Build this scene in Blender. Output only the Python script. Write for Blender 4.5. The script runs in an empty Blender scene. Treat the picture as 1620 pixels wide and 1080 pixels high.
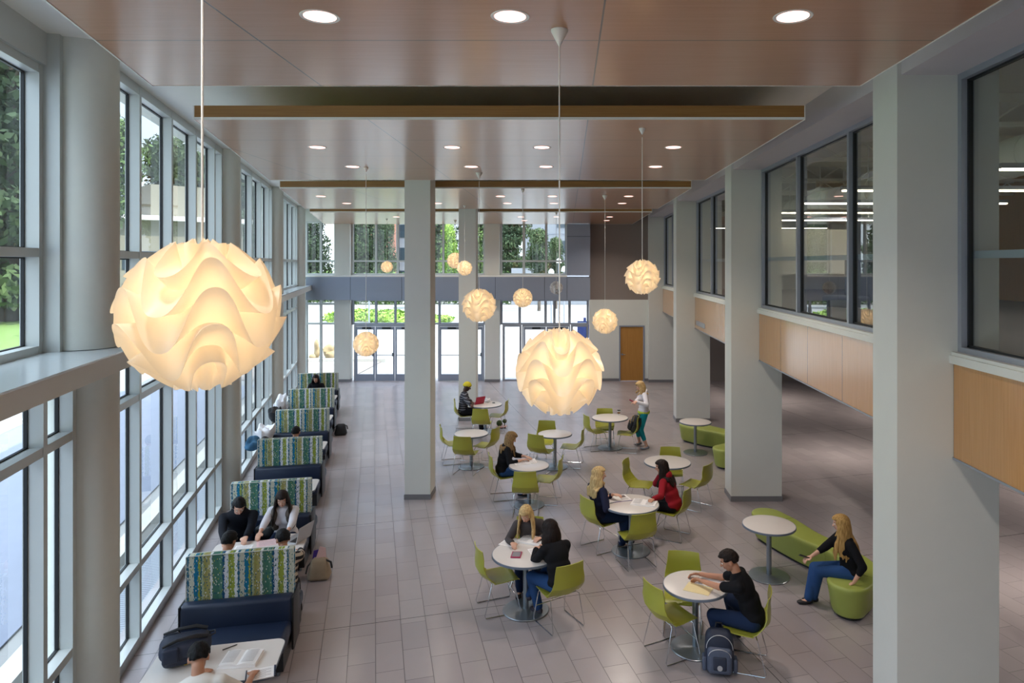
import bpy, math, random
import numpy as np
from mathutils import Vector, Matrix, Euler, Quaternion, noise
random.seed(7)
PI = math.pi
SC = bpy.context.scene
COL = SC.collection

# ---------------------------------------------------------------- camera
cam_data = bpy.data.cameras.new('camera')
cam = bpy.data.objects.new('camera', cam_data)
COL.objects.link(cam)
cam.location = (0, 0, 4.5)
cam.rotation_euler = (PI/2, 0, 0)
cam_data.sensor_width = 36.0
cam_data.lens = 24.0
cam_data.shift_x = -87/1620
cam_data.shift_y = -123/1620
cam_data.clip_end = 600
SC.camera = cam

# ---------------------------------------------------------------- world, sun, exposure
world = bpy.data.worlds.new('world')
SC.world = world
world.use_nodes = True
wn, wl = world.node_tree.nodes, world.node_tree.links
wn.clear()
w_out = wn.new('ShaderNodeOutputWorld')
w_bg = wn.new('ShaderNodeBackground')
w_tc = wn.new('ShaderNodeTexCoord')
w_sep = wn.new('ShaderNodeSeparateXYZ')
w_ramp = wn.new('ShaderNodeValToRGB')
w_ns = wn.new('ShaderNodeTexNoise'); w_ns.inputs['Scale'].default_value = 3.0; w_ns.inputs['Detail'].default_value = 6
w_cr = wn.new('ShaderNodeValToRGB')
w_mix = wn.new('ShaderNodeMix'); w_mix.data_type = 'RGBA'
wl.new(w_tc.outputs['Generated'], w_sep.inputs[0]); wl.new(w_sep.outputs['Z'], w_ramp.inputs[0])
wl.new(w_tc.outputs['Generated'], w_ns.inputs['Vector']); wl.new(w_ns.outputs[0], w_cr.inputs[0])
e = w_ramp.color_ramp.elements
e[0].position = 0.0; e[0].color = (0.62, 0.70, 0.76, 1)
e[1].position = 0.40; e[1].color = (0.30, 0.42, 0.62, 1)
e.new(0.16).color = (0.42, 0.54, 0.70, 1)
e.new(0.56).color = (1.9, 2.2, 2.6, 1)
e = w_cr.color_ramp.elements
e[0].position = 0.50; e[0].color = (0, 0, 0, 1)
e[1].position = 0.72; e[1].color = (0.6, 0.6, 0.6, 1)
wl.new(w_cr.outputs[0], w_mix.inputs[0]); wl.new(w_ramp.outputs[0], w_mix.inputs[6])
w_mix.inputs[7].default_value = (0.95, 0.96, 0.98, 1)
wl.new(w_mix.outputs[2], w_bg.inputs[0]); wl.new(w_bg.outputs[0], w_out.inputs[0])
w_bg.inputs[1].default_value = 1.6
world.cycles.sampling_method = 'MANUAL'
world.cycles.sample_map_resolution = 256

sun_data = bpy.data.lights.new('sun', 'SUN')
sun = bpy.data.objects.new('sun', sun_data)
COL.objects.link(sun)
sun_data.energy = 4.6
sun_data.angle = 0.01
sun_data.color = (1.0, 0.95, 0.86)
# high sun from behind the camera and the right
sd = Vector((0.90, -0.12, 1.10)).normalized()
sun.rotation_euler = sd.to_track_quat('Z', 'Y').to_euler()
sun.location = (20, -10, 30)

SC.view_settings.view_transform = 'Standard'
SC.view_settings.look = 'None'
SC.view_settings.gamma = 1.0
SC.view_settings.use_curve_mapping = False
SC.view_settings.exposure = 0.78
cy = SC.cycles
cy.use_denoising = True
cy.max_bounces = 8
cy.diffuse_bounces = 5
cy.glossy_bounces = 4
cy.transmission_bounces = 4
cy.transparent_max_bounces = 16
cy.sample_clamp_indirect = 6
cy.caustics_reflective = False
cy.caustics_refractive = False
cy.blur_glossy = 0.5

# ---------------------------------------------------------------- materials
def srgb(h):
    r, g, b = [int(h[i:i+2], 16)/255 for i in (0, 2, 4)]
    f = lambda c: c/12.92 if c <= 0.04045 else ((c+0.055)/1.055)**2.4
    return (f(r), f(g), f(b), 1)

class NT:
    """small wrapper round a material's node tree"""
    def __init__(s, name):
        s.m = bpy.data.materials.new(name); s.m.use_nodes = True
        s.t = s.m.node_tree; s.n = s.t.nodes; s.l = s.t.links
        s.b = s.n['Principled BSDF']; s.out = s.n['Material Output']
    def new(s, t, **kw):
        n = s.n.new('ShaderNode'+t)
        for k, v in kw.items():
            if k.startswith('i_'):
                n.inputs[k[2:].replace('_', ' ')].default_value = v
            else:
                setattr(n, k, v)
        return n
    def link(s, a, b): s.l.new(a, b)
    def coord(s, scale=(1, 1, 1), rot=(0, 0, 0), loc=(0, 0, 0), which='Object'):
        tc = s.new('TexCoord'); mp = s.new('Mapping')
        mp.inputs['Scale'].default_value = scale; mp.inputs['Rotation'].default_value = rot; mp.inputs['Location'].default_value = loc
        s.link(tc.outputs[which], mp.inputs[0]); return mp.outputs[0]
    def math(s, op, a, b=None, c=None):
        n = s.new('Math', operation=op)
        for i, v in enumerate((a, b, c)):
            if v is None: continue
            if isinstance(v, (int, float)): n.inputs[i].default_value = v
            else: s.link(v, n.inputs[i])
        return n.outputs[0]
    def mix(s, f, a, b, blend='MIX'):
        n = s.new('Mix', data_type='RGBA', blend_type=blend)
        for i, v in ((0, f), (6, a), (7, b)):
            if isinstance(v, (int, float)): n.inputs[i].default_value = v
            elif isinstance(v, tuple): n.inputs[i].default_value = v
            else: s.link(v, n.inputs[i])
        return n.outputs[2]
    def ramp(s, f, stops, interp='LINEAR'):
        n = s.new('ValToRGB'); cr = n.color_ramp; cr.interpolation = interp
        while len(cr.elements) > 1: cr.elements.remove(cr.elements[-1])
        cr.elements[0].position = stops[0][0]; cr.elements[0].color = stops[0][1]
        for p, c in stops[1:]:
            cr.elements.new(p).color = c
        s.link(f, n.inputs[0]); return n.outputs[0]
    def bump(s, h, strength=0.2, dist=0.01):
        n = s.new('Bump'); n.inputs['Strength'].default_value = strength; n.inputs['Distance'].default_value = dist
        s.link(h, n.inputs['Height']); s.link(n.outputs[0], s.b.inputs['Normal'])

def mat(name, col, rough=0.5, metal=0.0, spec=0.5, var=0.06, scale=6.0, bump=0.0, bscale=60.0, coat=0.0, sheen=0.0):
    """plain surface with a little procedural variation"""
    t = NT(name)
    if isinstance(col, str): col = srgb(col)
    c2 = tuple(min(1, v*(1-var)) for v in col[:3])+(1,)
    c3 = tuple(min(1, v*(1+var)) for v in col[:3])+(1,)
    nz = t.new('TexNoise'); nz.inputs['Scale'].default_value = scale; nz.inputs['Detail'].default_value = 4
    t.link(t.coord(), nz.inputs['Vector'])
    t.link(t.mix(nz.outputs[0], c2, c3), t.b.inputs['Base Color'])
    t.b.inputs['Roughness'].default_value = rough; t.b.inputs['Metallic'].default_value = metal
    t.b.inputs['Specular IOR Level'].default_value = spec
    t.b.inputs['Coat Weight'].default_value = coat
    t.b.inputs['Sheen Weight'].default_value = sheen
    if bump:
        n2 = t.new('TexNoise'); n2.inputs['Scale'].default_value = bscale; n2.inputs['Detail'].default_value = 3
        t.link(t.coord(), n2.inputs['Vector']); t.bump(n2.outputs[0], bump, 0.004)
    return t.m

M = {}
M['plaster'] = mat('painted_plaster', 'D6D8D2', 0.55, var=0.02, bump=0.08, bscale=90)
M['colpaint'] = mat('round_column_paint', 'D8DAD2', 0.6, var=0.03, scale=14, bump=0.15, bscale=40)
M['soffit'] = mat('soffit_paint', 'C9C6C8', 0.6, var=0.02)
M['upper'] = mat('slab_soffit_paint', 'ECEBE2', 0.7, var=0.03)
M['taupe'] = mat('taupe_surface', '857A74', 0.75, var=0.03)
M['frame'] = mat('satin_aluminium_frame', 'C8CDCB', 0.38, 0.25, var=0.02)
M['darkframe'] = mat('grey_anodised_frame', '9DA3AE', 0.4, 0.4, var=0.03)
M['gasket'] = mat('black_rubber_gasket', '14181C', 0.5)
M['sill'] = mat('stone_ledge_top', 'C4CCCE', 0.18, var=0.03, scale=20, spec=0.7)
M['metalpanel'] = mat('blue_grey_metal_panel', '8E96A6', 0.42, 0.3, var=0.02)
M['base'] = mat('grey_tile_baseboard', '77777A', 0.4)
M['white'] = mat('white_enamel', 'E8E8E4', 0.4, var=0.01)
M['steel'] = mat('brushed_grey_steel', '8F979E', 0.3, 0.75, var=0.06, scale=30)
M['chrome'] = mat('polished_chrome_rod', 'D8DADC', 0.12, 1.0, var=0.02)
M['tabletop'] = mat('white_laminate_top', 'DDD6D0', 0.22, var=0.02, spec=0.55)
M['tableedge'] = mat('blue_grey_edge_band', '6E7785', 0.4)
M['navy'] = mat('navy_vinyl', '1A2740', 0.42, var=0.12, bump=0.05, bscale=200, spec=0.5)
M['black'] = mat('black_plastic', '101013', 0.4)
M['darkin'] = mat('dark_interior', '2A2522', 0.8)
M['carpet'] = mat('dark_carpet', '2B2A2C', 0.95, var=0.2, scale=60)
M['concrete'] = mat('pale_plaza_concrete', '8C8B89', 0.8, var=0.12, scale=0.8)
M['curb'] = mat('concrete_curb', 'C8C4BA', 0.85, var=0.1)
M['soil'] = mat('bare_soil', '4E463C', 0.95, var=0.4, scale=8)
M['asphalt'] = mat('blue_grey_paving', '767C8C', 0.7, var=0.12, scale=3, bump=0.6, bscale=7)
M['lawn'] = mat('mown_lawn', '5F7838', 0.9, var=0.22, scale=1.3)
M['bark'] = mat('tree_bark', '51463C', 0.9, var=0.3, scale=12)
M['rock'] = mat('tan_boulder', '9A8562', 0.85, var=0.3, scale=5, bump=0.8, bscale=6)
M['cream'] = mat('cream_stucco', '858072', 0.85, var=0.05)
M['brickred'] = mat('pinkish_brick', 'A87462', 0.85, var=0.12)
M['greywall'] = mat('pale_grey_concrete_facade', '95989E', 0.8, var=0.04)
M['winglass'] = mat('dark_facade_glass', '394651', 0.12, spec=0.9)
M['board'] = mat('whiteboard', 'D5D8D6', 0.3)

def leaf_mat(name, c1, c2):
    t = NT(name)
    nz = t.new('TexNoise'); nz.inputs['Scale'].default_value = 2.2; nz.inputs['Detail'].default_value = 5
    t.link(t.coord(), nz.inputs['Vector'])
    t.link(t.ramp(nz.outputs[0], [(0.35, srgb(c1)), (0.65, srgb(c2))]), t.b.inputs['Base Color'])
    t.b.inputs['Roughness'].default_value = 0.7
    t.b.inputs['Specular IOR Level'].default_value = 0.2
    return t.m
M['leaf_dark'] = leaf_mat('conifer_needles', '2F3F2A', '4E6039')
M['leaf_mid'] = leaf_mat('broadleaf_foliage', '3C5430', '667E42')
M['leaf_light'] = leaf_mat('bright_foliage', '6E9038', '9DBA58')

def wood_mat(name, ca, cb, rough, seams=None, grain_axis='X', coat=0.0):
    t = NT(name)
    sc = (0.6, 22, 22) if grain_axis == 'X' else (22, 22, 0.6)
    nz = t.new('TexNoise'); nz.inputs['Scale'].default_value = 3.0; nz.inputs['Detail'].default_value = 6; nz.inputs['Distortion'].default_value = 0.4
    t.link(t.coord(sc), nz.inputs['Vector'])
    col = t.ramp(nz.outputs[0], [(0.3, srgb(ca)), (0.7, srgb(cb))])
    n2 = t.new('TexNoise'); n2.inputs['Scale'].default_value = 0.8
    t.link(t.coord(), n2.inputs['Vector'])
    col = t.mix(t.math('MULTIPLY', n2.outputs[0], 0.25), col, srgb(ca))
    if seams:
        # panel joints: (origin x, pitch x, origin y, pitch y)
        ox, px, oy, py = seams
        tc = t.new('TexCoord'); sp = t.new('SeparateXYZ'); t.link(tc.outputs['Object'], sp.inputs[0])
        def line(o, p, d, w):
            a = t.math('DIVIDE', t.math('SUBTRACT', d, o), p)
            fr = t.math('FRACT', t.math('ADD', a, 100.5))
            return t.math('LESS_THAN', t.math('MULTIPLY', t.math('ABSOLUTE', t.math('SUBTRACT', fr, 0.5)), p), w)
        l1 = line(ox, px, sp.outputs['X'], 0.006)
        l2 = line(oy, py, sp.outputs['Y' if grain_axis == 'X' else 'Z'], 0.006)
        if grain_axis != 'X':
            l1 = line(oy, py, sp.outputs['Y'], 0.006); l2 = 0.0
        m = t.math('MAXIMUM', l1, l2)
        col = t.mix(m, col, srgb('3A2A20'))
    t.link(col, t.b.inputs['Base Color'])
    t.b.inputs['Roughness'].default_value = rough
    t.b.inputs['Coat Weight'].default_value = coat
    t.b.inputs['Coat Roughness'].default_value = 0.2
    return t.m
M['ceilwood'] = wood_mat('cherry_ceiling_panel', 'A8754F', 'B28160', 0.30, (0.22, 2.32, 7.15, 1.25), coat=0.7)
M['fasciawood'] = wood_mat('oak_fascia', '8A6230', '9C7440', 0.5)
M['wallwood'] = wood_mat('oak_balustrade_panel', 'B98650', 'C8965E', 0.2, (0, 1, 12.93, 1.3), 'Z', coat=0.9)
M['doorwood'] = wood_mat('oak_veneer_door', 'A87634', 'B98642', 0.4, None, 'Z')

def tile_mat():
    t = NT('grey_porcelain_floor_tile')
    a = math.atan(0.283)
    tc = t.new('TexCoord'); sp = t.new('SeparateXYZ'); t.link(tc.outputs['Object'], sp.inputs[0])
    X, Y = sp.outputs['X'], sp.outputs['Y']
    ca, sa = math.cos(a), math.sin(a)
    u = t.math('ADD', t.math('MULTIPLY', X, ca), t.math('MULTIPLY', Y, sa))      # across the rows
    v = t.math('SUBTRACT', t.math('MULTIPLY', Y, ca), t.math('MULTIPLY', X, sa)) # along the rows
    TW, TL = 0.305, 0.60
    cu = t.math('DIVIDE', t.math('ADD', u, 50.0), TW)
    iu = t.math('FLOOR', cu)
    off = t.math('FRACT', t.math('MULTIPLY', iu, 0.37))
    cv = t.math('ADD', t.math('DIVIDE', t.math('ADD', v, 50.0), TL), off)
    iv = t.math('FLOOR', cv)
    def edge(c, size, w):
        fr = t.math('FRACT', c)
        d = t.math('MULTIPLY', t.math('MINIMUM', fr, t.math('SUBTRACT', 1.0, fr)), size)
        return t.math('LESS_THAN', d, w)
    g = t.math('MAXIMUM', edge(cu, TW, 0.0038), edge(cv, TL, 0.0038))
    ju = edge(t.math('DIVIDE', t.math('ADD', u, 51.30), TW*26), TW*26, 0.005)
    jv = edge(t.math('DIVIDE', t.math('ADD', v, 49.25), 3.42), 3.42, 0.005)
    j = t.math('MAXIMUM', ju, jv)
    cmb = t.new('CombineXYZ'); t.link(iu, cmb.inputs[0]); t.link(iv, cmb.inputs[1])
    wnz = t.new('TexWhiteNoise'); wnz.noise_dimensions = '2D'; t.link(cmb.outputs[0], wnz.inputs['Vector'])
    nz = t.new('TexNoise'); nz.inputs['Scale'].default_value = 3.5; nz.inputs['Detail'].default_value = 5
    t.link(tc.outputs['Object'], nz.inputs['Vector'])
    c = t.mix(wnz.outputs[0], srgb('A0979A'), srgb('ABA2A3'))
    c = t.mix(t.math('MULTIPLY', nz.outputs[0], 0.35), c, srgb('968B8B'))
    c = t.mix(t.math('MULTIPLY', g, 0.85), c, srgb('433C3E'))
    c = t.mix(t.math('MULTIPLY', j, 0.85), c, srgb('2E2A2B'))
    t.link(c, t.b.inputs['Base Color'])
    r = t.math('ADD', t.math('MULTIPLY', nz.outputs[0], 0.10), 0.17)
    t.link(t.math('ADD', r, t.math('MULTIPLY', g, 0.3)), t.b.inputs['Roughness'])
    t.b.inputs['Specular IOR Level'].default_value = 0.8
    return t.m
M['tile'] = tile_mat()

def glass_mat(name, tint, refl=1.0, fl=0.04):
    t = NT(name); t.n.remove(t.b)
    tr = t.new('BsdfTransparent'); tr.inputs[0].default_value = tint
    gl = t.new('BsdfGlossy'); gl.inputs['Roughness'].default_value = 0.0; gl.inputs[0].default_value = (1, 1, 1, 1)
    ge = t.new('NewGeometry'); dt = t.new('VectorMath', operation='DOT_PRODUCT')
    t.link(ge.outputs['Normal'], dt.inputs[0]); t.link(ge.outputs['Incoming'], dt.inputs[1])
    om = t.math('SUBTRACT', 1.0, t.math('ABSOLUTE', dt.outputs['Value']))
    fz = t.math('ADD', t.math('MULTIPLY', t.math('POWER', om, 5.0), 0.92), 0.045)
    mx = t.new('MixShader')
    nz = t.new('TexNoise'); nz.inputs['Scale'].default_value = 0.6
    t.link(t.coord(), nz.inputs['Vector'])
    f = t.math('MULTIPLY', fz, t.math('ADD', t.math('MULTIPLY', nz.outputs[0], 0.1), refl))
    t.link(f, mx.inputs[0]); t.link(tr.outputs[0], mx.inputs[1]); t.link(gl.outputs[0], mx.inputs[2])
    t.link(mx.outputs[0], t.out.inputs[0])
    return t.m
M['glass'] = glass_mat('clear_window_glass', (0.90, 0.94, 0.93, 1), 1.3)
M['glassdark'] = glass_mat('interior_partition_glass', (0.72, 0.75, 0.75, 1), 1.9)
M['paleband'] = mat('pale_band_finish', 'A9B8BC', 0.3, var=0.02)

def weave_mat():
    """striped pixel-pattern upholstery: vertical bands with jagged edges"""
    t = NT('striped_woven_upholstery')
    tc = t.new('TexCoord'); sp = t.new('SeparateXYZ'); t.link(tc.outputs['Object'], sp.inputs[0])
    x, z = sp.outputs['X'], sp.outputs['Z']
    cx = t.math('FLOOR', t.math('DIVIDE', x, 0.008)); cz = t.math('FLOOR', t.math('DIVIDE', z, 0.016))
    cmb = t.new('CombineXYZ'); t.link(cx, cmb.inputs[0]); t.link(cz, cmb.inputs[1])
    w1 = t.new('TexWhiteNoise'); w1.noise_dimensions = '2D'; t.link(cmb.outputs[0], w1.inputs['Vector'])
    jag = t.math('MULTIPLY', t.math('SUBTRACT', w1.outputs[0], 0.5), 0.016)
    u = t.math('FRACT', t.math('DIVIDE', t.math('ADD', t.math('ADD', x, jag), 10.03), 0.53))
    S = ['1B6C8E', '1B6C8E', '8B9440', '24566A', '9DA685', '8F8A50', '9C9560', 'D3D6D6', '4A6E5E', '44705F', '557F6C', '1C4A6E', 'CBCED4', '84903A', '8F9C42', 'DEE1E2', '2C6078', 'B8BAAA']
    P = [0.0, .04, .085, .125, .15, .19, .25, .32, .36, .42, .50, .555, .60, .68, .73, .80, .86, .90]
    c = t.ramp(u, [(p, srgb(s)) for p, s in zip(P, S)], 'CONSTANT')
    w2 = t.new('TexWhiteNoise'); w2.noise_dimensions = '3D'; t.link(cmb.outputs[0], w2.inputs['Vector'])
    sh = t.new('TexWhiteNoise'); sh.noise_dimensions = '2D'
    c2 = t.new('CombineXYZ'); t.link(t.math('ADD', cx, 77.0), c2.inputs[0]); t.link(cz, c2.inputs[1]); t.link(c2.outputs[0], sh.inputs['Vector'])
    pick = t.ramp(sh.outputs[0], [(0, srgb('CACDC0')), (0.35, srgb('1E4F6B')), (0.6, srgb('3C6E64')), (0.8, srgb('9BA04A'))], 'CONSTANT')
    c = t.mix(t.math('GREATER_THAN', w1.outputs[0], 0.87), c, pick)
    t.link(c, t.b.inputs['Base Color'])
    t.b.inputs['Roughness'].default_value = 0.85
    t.b.inputs['Specular IOR Level'].default_value = 0.2
    return t.m
M['weave'] = weave_mat()

def grille_mat(name, ca, cb, pitch, axis='X'):
    t = NT(name)
    tc = t.new('TexCoord'); sp = t.new('SeparateXYZ'); t.link(tc.outputs['Object'], sp.inputs[0])
    f = t.math('FRACT', t.math('DIVIDE', sp.outputs[axis], pitch))
    c = t.mix(t.math('GREATER_THAN', f, 0.55), srgb(ca), srgb(cb))
    t.link(c, t.b.inputs['Base Color']); t.b.inputs['Roughness'].default_value = 0.4; t.b.inputs['Metallic'].default_value = 0.3
    return t.m
M['grille'] = grille_mat('linear_floor_grille', 'C2C2C4', '4A4A4E', 0.02)
M['grating'] = grille_mat('steel_grating', '9AA2AE', '4E545E', 0.06)

def emit_mat(name, col, s):
    t = NT(name)
    t.b.inputs['Base Color'].default_value = col
    t.b.inputs['Emission Color'].default_value = col; t.b.inputs['Emission Strength'].default_value = s
    return t.m
M['tube'] = emit_mat('fluorescent_tube', (1.0, 0.86, 0.6, 1), 9.0)
M['can'] = emit_mat('downlight_lens', (1.0, 0.80, 0.75, 1), 0.55)
M['bulb'] = emit_mat('warm_bulb', (1.0, 0.75, 0.42, 1), 8.0)
M['canoff'] = mat('downlight_reflector_off', 'B9A79E', 0.3, 0.3)

# ---------------------------------------------------------------- mesh helpers
class MB:
    """collects vertices and faces, then links them as ONE mesh object"""
    def __init__(s): s.v = []; s.f = []
    def add(s, vs, fs, mtx=None):
        o = len(s.v)
        if mtx is not None: vs = [tuple(mtx @ Vector(p)) for p in vs]
        s.v.extend([tuple(p) for p in vs]); s.f.extend([tuple(i+o for i in f) for f in fs]); return s
    def box(s, x0, x1, y0, y1, z0, z1, m=None):
        v = [(x0,y0,z0),(x1,y0,z0),(x1,y1,z0),(x0,y1,z0),(x0,y0,z1),(x1,y0,z1),(x1,y1,z1),(x0,y1,z1)]
        f = [(0,3,2,1),(4,5,6,7),(0,1,5,4),(1,2,6,5),(2,3,7,6),(3,0,4,7)]
        return s.add(v, f, m)
    def rbox(s, x0, x1, y0, y1, z0, z1, r, m=None, seg=3):
        """box with every edge rounded"""
        hx, hy, hz = (x1-x0)/2, (y1-y0)/2, (z1-z0)/2
        r = min(r, hx*0.99, hy*0.99, hz*0.99)
        cx, cy_, cz = (x0+x1)/2, (y0+y1)/2, (z0+z1)/2
        def axis(h):
            return [(-h+r) - r*math.cos(PI/2*i/seg)*1.0 if False else None for i in range(1)]
        nlat, nlon = seg*2+2, (seg+1)*4
        vs = []
        for i in range(nlat):
            k = i if i <= seg else i-1
            phi = -PI/2 + (PI/2)*(k/seg) if i <= seg else (PI/2)*((i-seg-1)/seg)
            zc = -hz+r if i <= seg else hz-r
            for q in range(4):
                sx, sy = ((1, 1), (-1, 1), (-1, -1), (1, -1))[q]
                for j in range(seg+1):
                    th = q*PI/2 + (PI/2)*j/seg
                    vs.append((cx+sx*(hx-r)+r*math.cos(phi)*math.cos(th), cy_+sy*(hy-r)+r*math.cos(phi)*math.sin(th), cz+zc+r*math.sin(phi)))
        fs = []
        for i in range(nlat-1):
            for j in range(nlon):
                a = i*nlon+j; b = i*nlon+(j+1) % nlon
                fs.append((a, b, b+nlon, a+nlon))
        fs.append(tuple(reversed(range(nlon)))); fs.append(tuple(range((nlat-1)*nlon, nlat*nlon)))
        return s.add(vs, fs, m)
    def tube(s, p0, p1, r0, r1=None, n=12, caps=True):
        r1 = r0 if r1 is None else r1
        return s.path([p0, p1], [r0, r1], n, caps)
    def path(s, pts, r, n=8, caps=True):
        pts = [Vector(p) for p in pts]
        if not isinstance(r, (list, tuple)): r = [r]*len(pts)
        vs, fs = [], []
        up = None
        for i, p in enumerate(pts):
            d = (pts[min(i+1, len(pts)-1)] - pts[max(i-1, 0)])
            if d.length < 1e-9: d = Vector((0, 0, 1))
            d.normalize()
            if up is None:
                up = Vector((0, 0, 1)) if abs(d.z) < 0.9 else Vector((1, 0, 0))
            a = d.cross(up)
            if a.length < 1e-6: a = d.cross(Vector((0, 1, 0)))
            a.normalize(); b = a.cross(d); up = b
            for j in range(n):
                t = 2*PI*j/n
                vs.append(p + r[i]*(math.cos(t)*a + math.sin(t)*b))
        for i in range(len(pts)-1):
            for j in range(n):
                fs.append((i*n+j, i*n+(j+1) % n, (i+1)*n+(j+1) % n, (i+1)*n+j))
        if caps:
            fs.append(tuple(reversed(range(n)))); fs.append(tuple(range((len(pts)-1)*n, len(pts)*n)))
        return s.add(vs, fs)
    def lathe(s, prof, c=(0, 0, 0), n=32, m=None):
        """prof: list of (radius, z)"""
        vs, fs = [], []
        for r, z in prof:
            for j in range(n):
                t = 2*PI*j/n; vs.append((c[0]+r*math.cos(t), c[1]+r*math.sin(t), c[2]+z))
        for i in range(len(prof)-1):
            for j in range(n):
                fs.append((i*n+j, i*n+(j+1) % n, (i+1)*n+(j+1) % n, (i+1)*n+j))
        if prof[0][0] > 1e-6: fs.append(tuple(reversed(range(n))))
        if prof[-1][0] > 1e-6: fs.append(tuple(range((len(prof)-1)*n, len(prof)*n)))
        return s.add(vs, fs, m)
    def ball(s, c, r, n=14, k=8, m=None):
        if not isinstance(r, (tuple, list)): r = (r, r, r)
        vs, fs = [], []
        for i in range(k+1):
            ph = -PI/2+PI*i/k
            for j in range(n):
                t = 2*PI*j/n
                p = Vector((r[0]*math.cos(ph)*math.cos(t), r[1]*math.cos(ph)*math.sin(t), r[2]*math.sin(ph)))
                if m is not None: p = m @ p
                vs.append(p+Vector(c))
        for i in range(k):
            for j in range(n):
                fs.append((i*n+j, i*n+(j+1) % n, (i+1)*n+(j+1) % n, (i+1)*n+j))
        return s.add(vs, fs)
    def prism(s, poly, z0, z1, m=None):
        n = len(poly)
        vs = [(x, y, z0) for x, y in poly]+[(x, y, z1) for x, y in poly]
        fs = [tuple(reversed(range(n))), tuple(range(n, 2*n))]+[(i, (i+1) % n, n+(i+1) % n, n+i) for i in range(n)]
        return s.add(vs, fs, m)
    def quad(s, a, b, c, d): return s.add([a, b, c, d], [(0, 1, 2, 3)])
    def mesh(s, name, smooth=40):
        me = bpy.data.meshes.new(name)
        me.from_pydata([tuple(p) for p in s.v], [], s.f); me.validate(); me.update()
        if smooth:
            me.shade_smooth(); me.set_sharp_from_angle(angle=math.radians(smooth))
        return me
    def build(s, name, mt, parent=None, mtx=None, smooth=40, **kw):
        me = s.mesh(name, smooth); me.materials.append(M[mt] if isinstance(mt, str) else mt)
        o = bpy.data.objects.new(name, me); COL.objects.link(o)
        if parent is not None: o.parent = parent
        if mtx is not None: o.matrix_local = mtx
        for k, v in kw.items(): o[k] = v
        return o

def thing(name, label, cat, loc=(0, 0, 0), rz=0.0, group=None):
    o = bpy.data.objects.new(name, None); COL.objects.link(o)
    o.empty_display_size = 0.1
    o.location = loc; o.rotation_euler = (0, 0, rz); o['label'] = label; o['category'] = cat
    if group: o['group'] = group
    return o
def tag(o, label, cat, group=None):
    o['label'] = label; o['category'] = cat
    if group: o['group'] = group
    return o
def struct(o): o['kind'] = 'structure'; return o
def copy_tree(o, parent=None):
    c = o.copy(); COL.objects.link(c)
    if parent is not None: c.parent = parent
    for ch in list(o.children): copy_tree(ch, c)
    return c
def T(x=0, y=0, z=0, rz=0, rx=0, ry=0): return Matrix.Translation((x, y, z)) @ Euler((rx, ry, rz)).to_matrix().to_4x4()
def gx(px, Y): return (px-897)*Y/1080
def gnd(px, py, z=0.0):
    Y = (4.5-z)*1080/(py-417); return Vector(((px-897)*Y/1080, Y, z))

M['lime'] = mat('lime_green_shell', 'A3A23C', 0.32, var=0.04, spec=0.5)
M['limeup'] = mat('lime_green_vinyl', '9BA650', 0.42, var=0.06, scale=10, bump=0.1, bscale=300)
M['paper'] = mat('white_paper', 'EDEAE8', 0.7, var=0.03)
M['silver'] = mat('silver_laptop_shell', 'B9BABD', 0.35, 0.5)
M['screen'] = mat('dark_screen', '20242C', 0.15)
M['piping'] = mat('pale_piping', 'CDD0C8', 0.6)
# ================================================================ the room
CZ, UZ = 6.02, 6.6          # wood ceiling, slab soffit
YB = 26.2                   # back wall plane
YR = -7.0                   # rear wall, behind the camera
WK, WS = 2.80, 0.283        # glass wall: X = -WK - WS*Y
def wx(Y, k=WK): return -k - WS*Y
# floor and outer shell
struct(MB().quad((wx(YR)-0.4, YR, 0), (14.0, YR, 0), (14.0, YB+0.2, 0), (wx(YB)-0.2, YB+0.2, 0)).build('floor', 'tile'))
cm = MB()
cm.prism([(wx(YR)-0.5, YR-0.2), (14.2, YR-0.2), (14.2, YB+0.3), (wx(YB)-0.5, YB+0.3)], UZ+0.35, UZ+0.6)
cm.prism([(wx(YR)-0.5, YR-0.2), (3.9, YR-0.2), (3.9, YB+0.3), (wx(YB)-0.5, YB+0.3)], UZ, UZ+0.35)
struct(cm.build('ceiling', 'upper'))

# hanging wood ceiling panels
gaps = [(-6.0, -0.67-0.0), (0.69, 5.83), (7.19, 12.4), (13.76, 18.88), (20.12, YB-0.02)]
for (a, b) in gaps:
    pl = MB(); e_ = 1.89
    poly = [(-e_-WS*a, a), (2.5, a), (2.5, b), (-e_-WS*b, b)]
    pl.prism(poly, CZ, CZ+0.02)
    o = struct(pl.build('ceiling_panel', 'ceilwood', smooth=0))
    fb = MB()
    fb.box(poly[0][0], 2.5, a, a+0.03, CZ+0.02, CZ+0.145)
    fb.build('fascia_board', 'fasciawood', o, smooth=0)
    tb = MB()
    tb.box(poly[0][0], 2.5, a-0.006, a+0.0, CZ-0.004, CZ+0.022)
    tb.box(2.5, 2.51, a, b, CZ-0.004, CZ+0.145)
    tb.box(poly[3][0], 2.5, b, b+0.006, CZ-0.004, CZ+0.022)
    tb.prism([(poly[0][0]-0.012, a), (poly[0][0], a), (poly[3][0], b), (poly[3][0]-0.012, b)], CZ-0.004, CZ+0.145)
    tb.build('edge_trim', 'white', o, smooth=0)

# right colonnade: rectangular columns
for k in range(-2, 4):
    y0 = 6.43+6.5*k
    b = MB().box(3.11, 4.07, y0, y0+0.51, 0, UZ)
    c = struct(b.build('column', 'plaster'))
    MB().box(3.10, 4.08, y0-0.01, y0+0.52, 0, 0.10).build('column_base', 'base', c)
# centre row
for k in (0, 1):
    y0 = 13.03+6.5*k
    c = struct(MB().box(-3.10, -2.61, y0, y0+0.5, 0, UZ).build('column', 'plaster'))
    MB().box(-3.11, -2.60, y0-0.01, y0+0.51, 0, 0.10).build('column_base', 'base', c)

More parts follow.
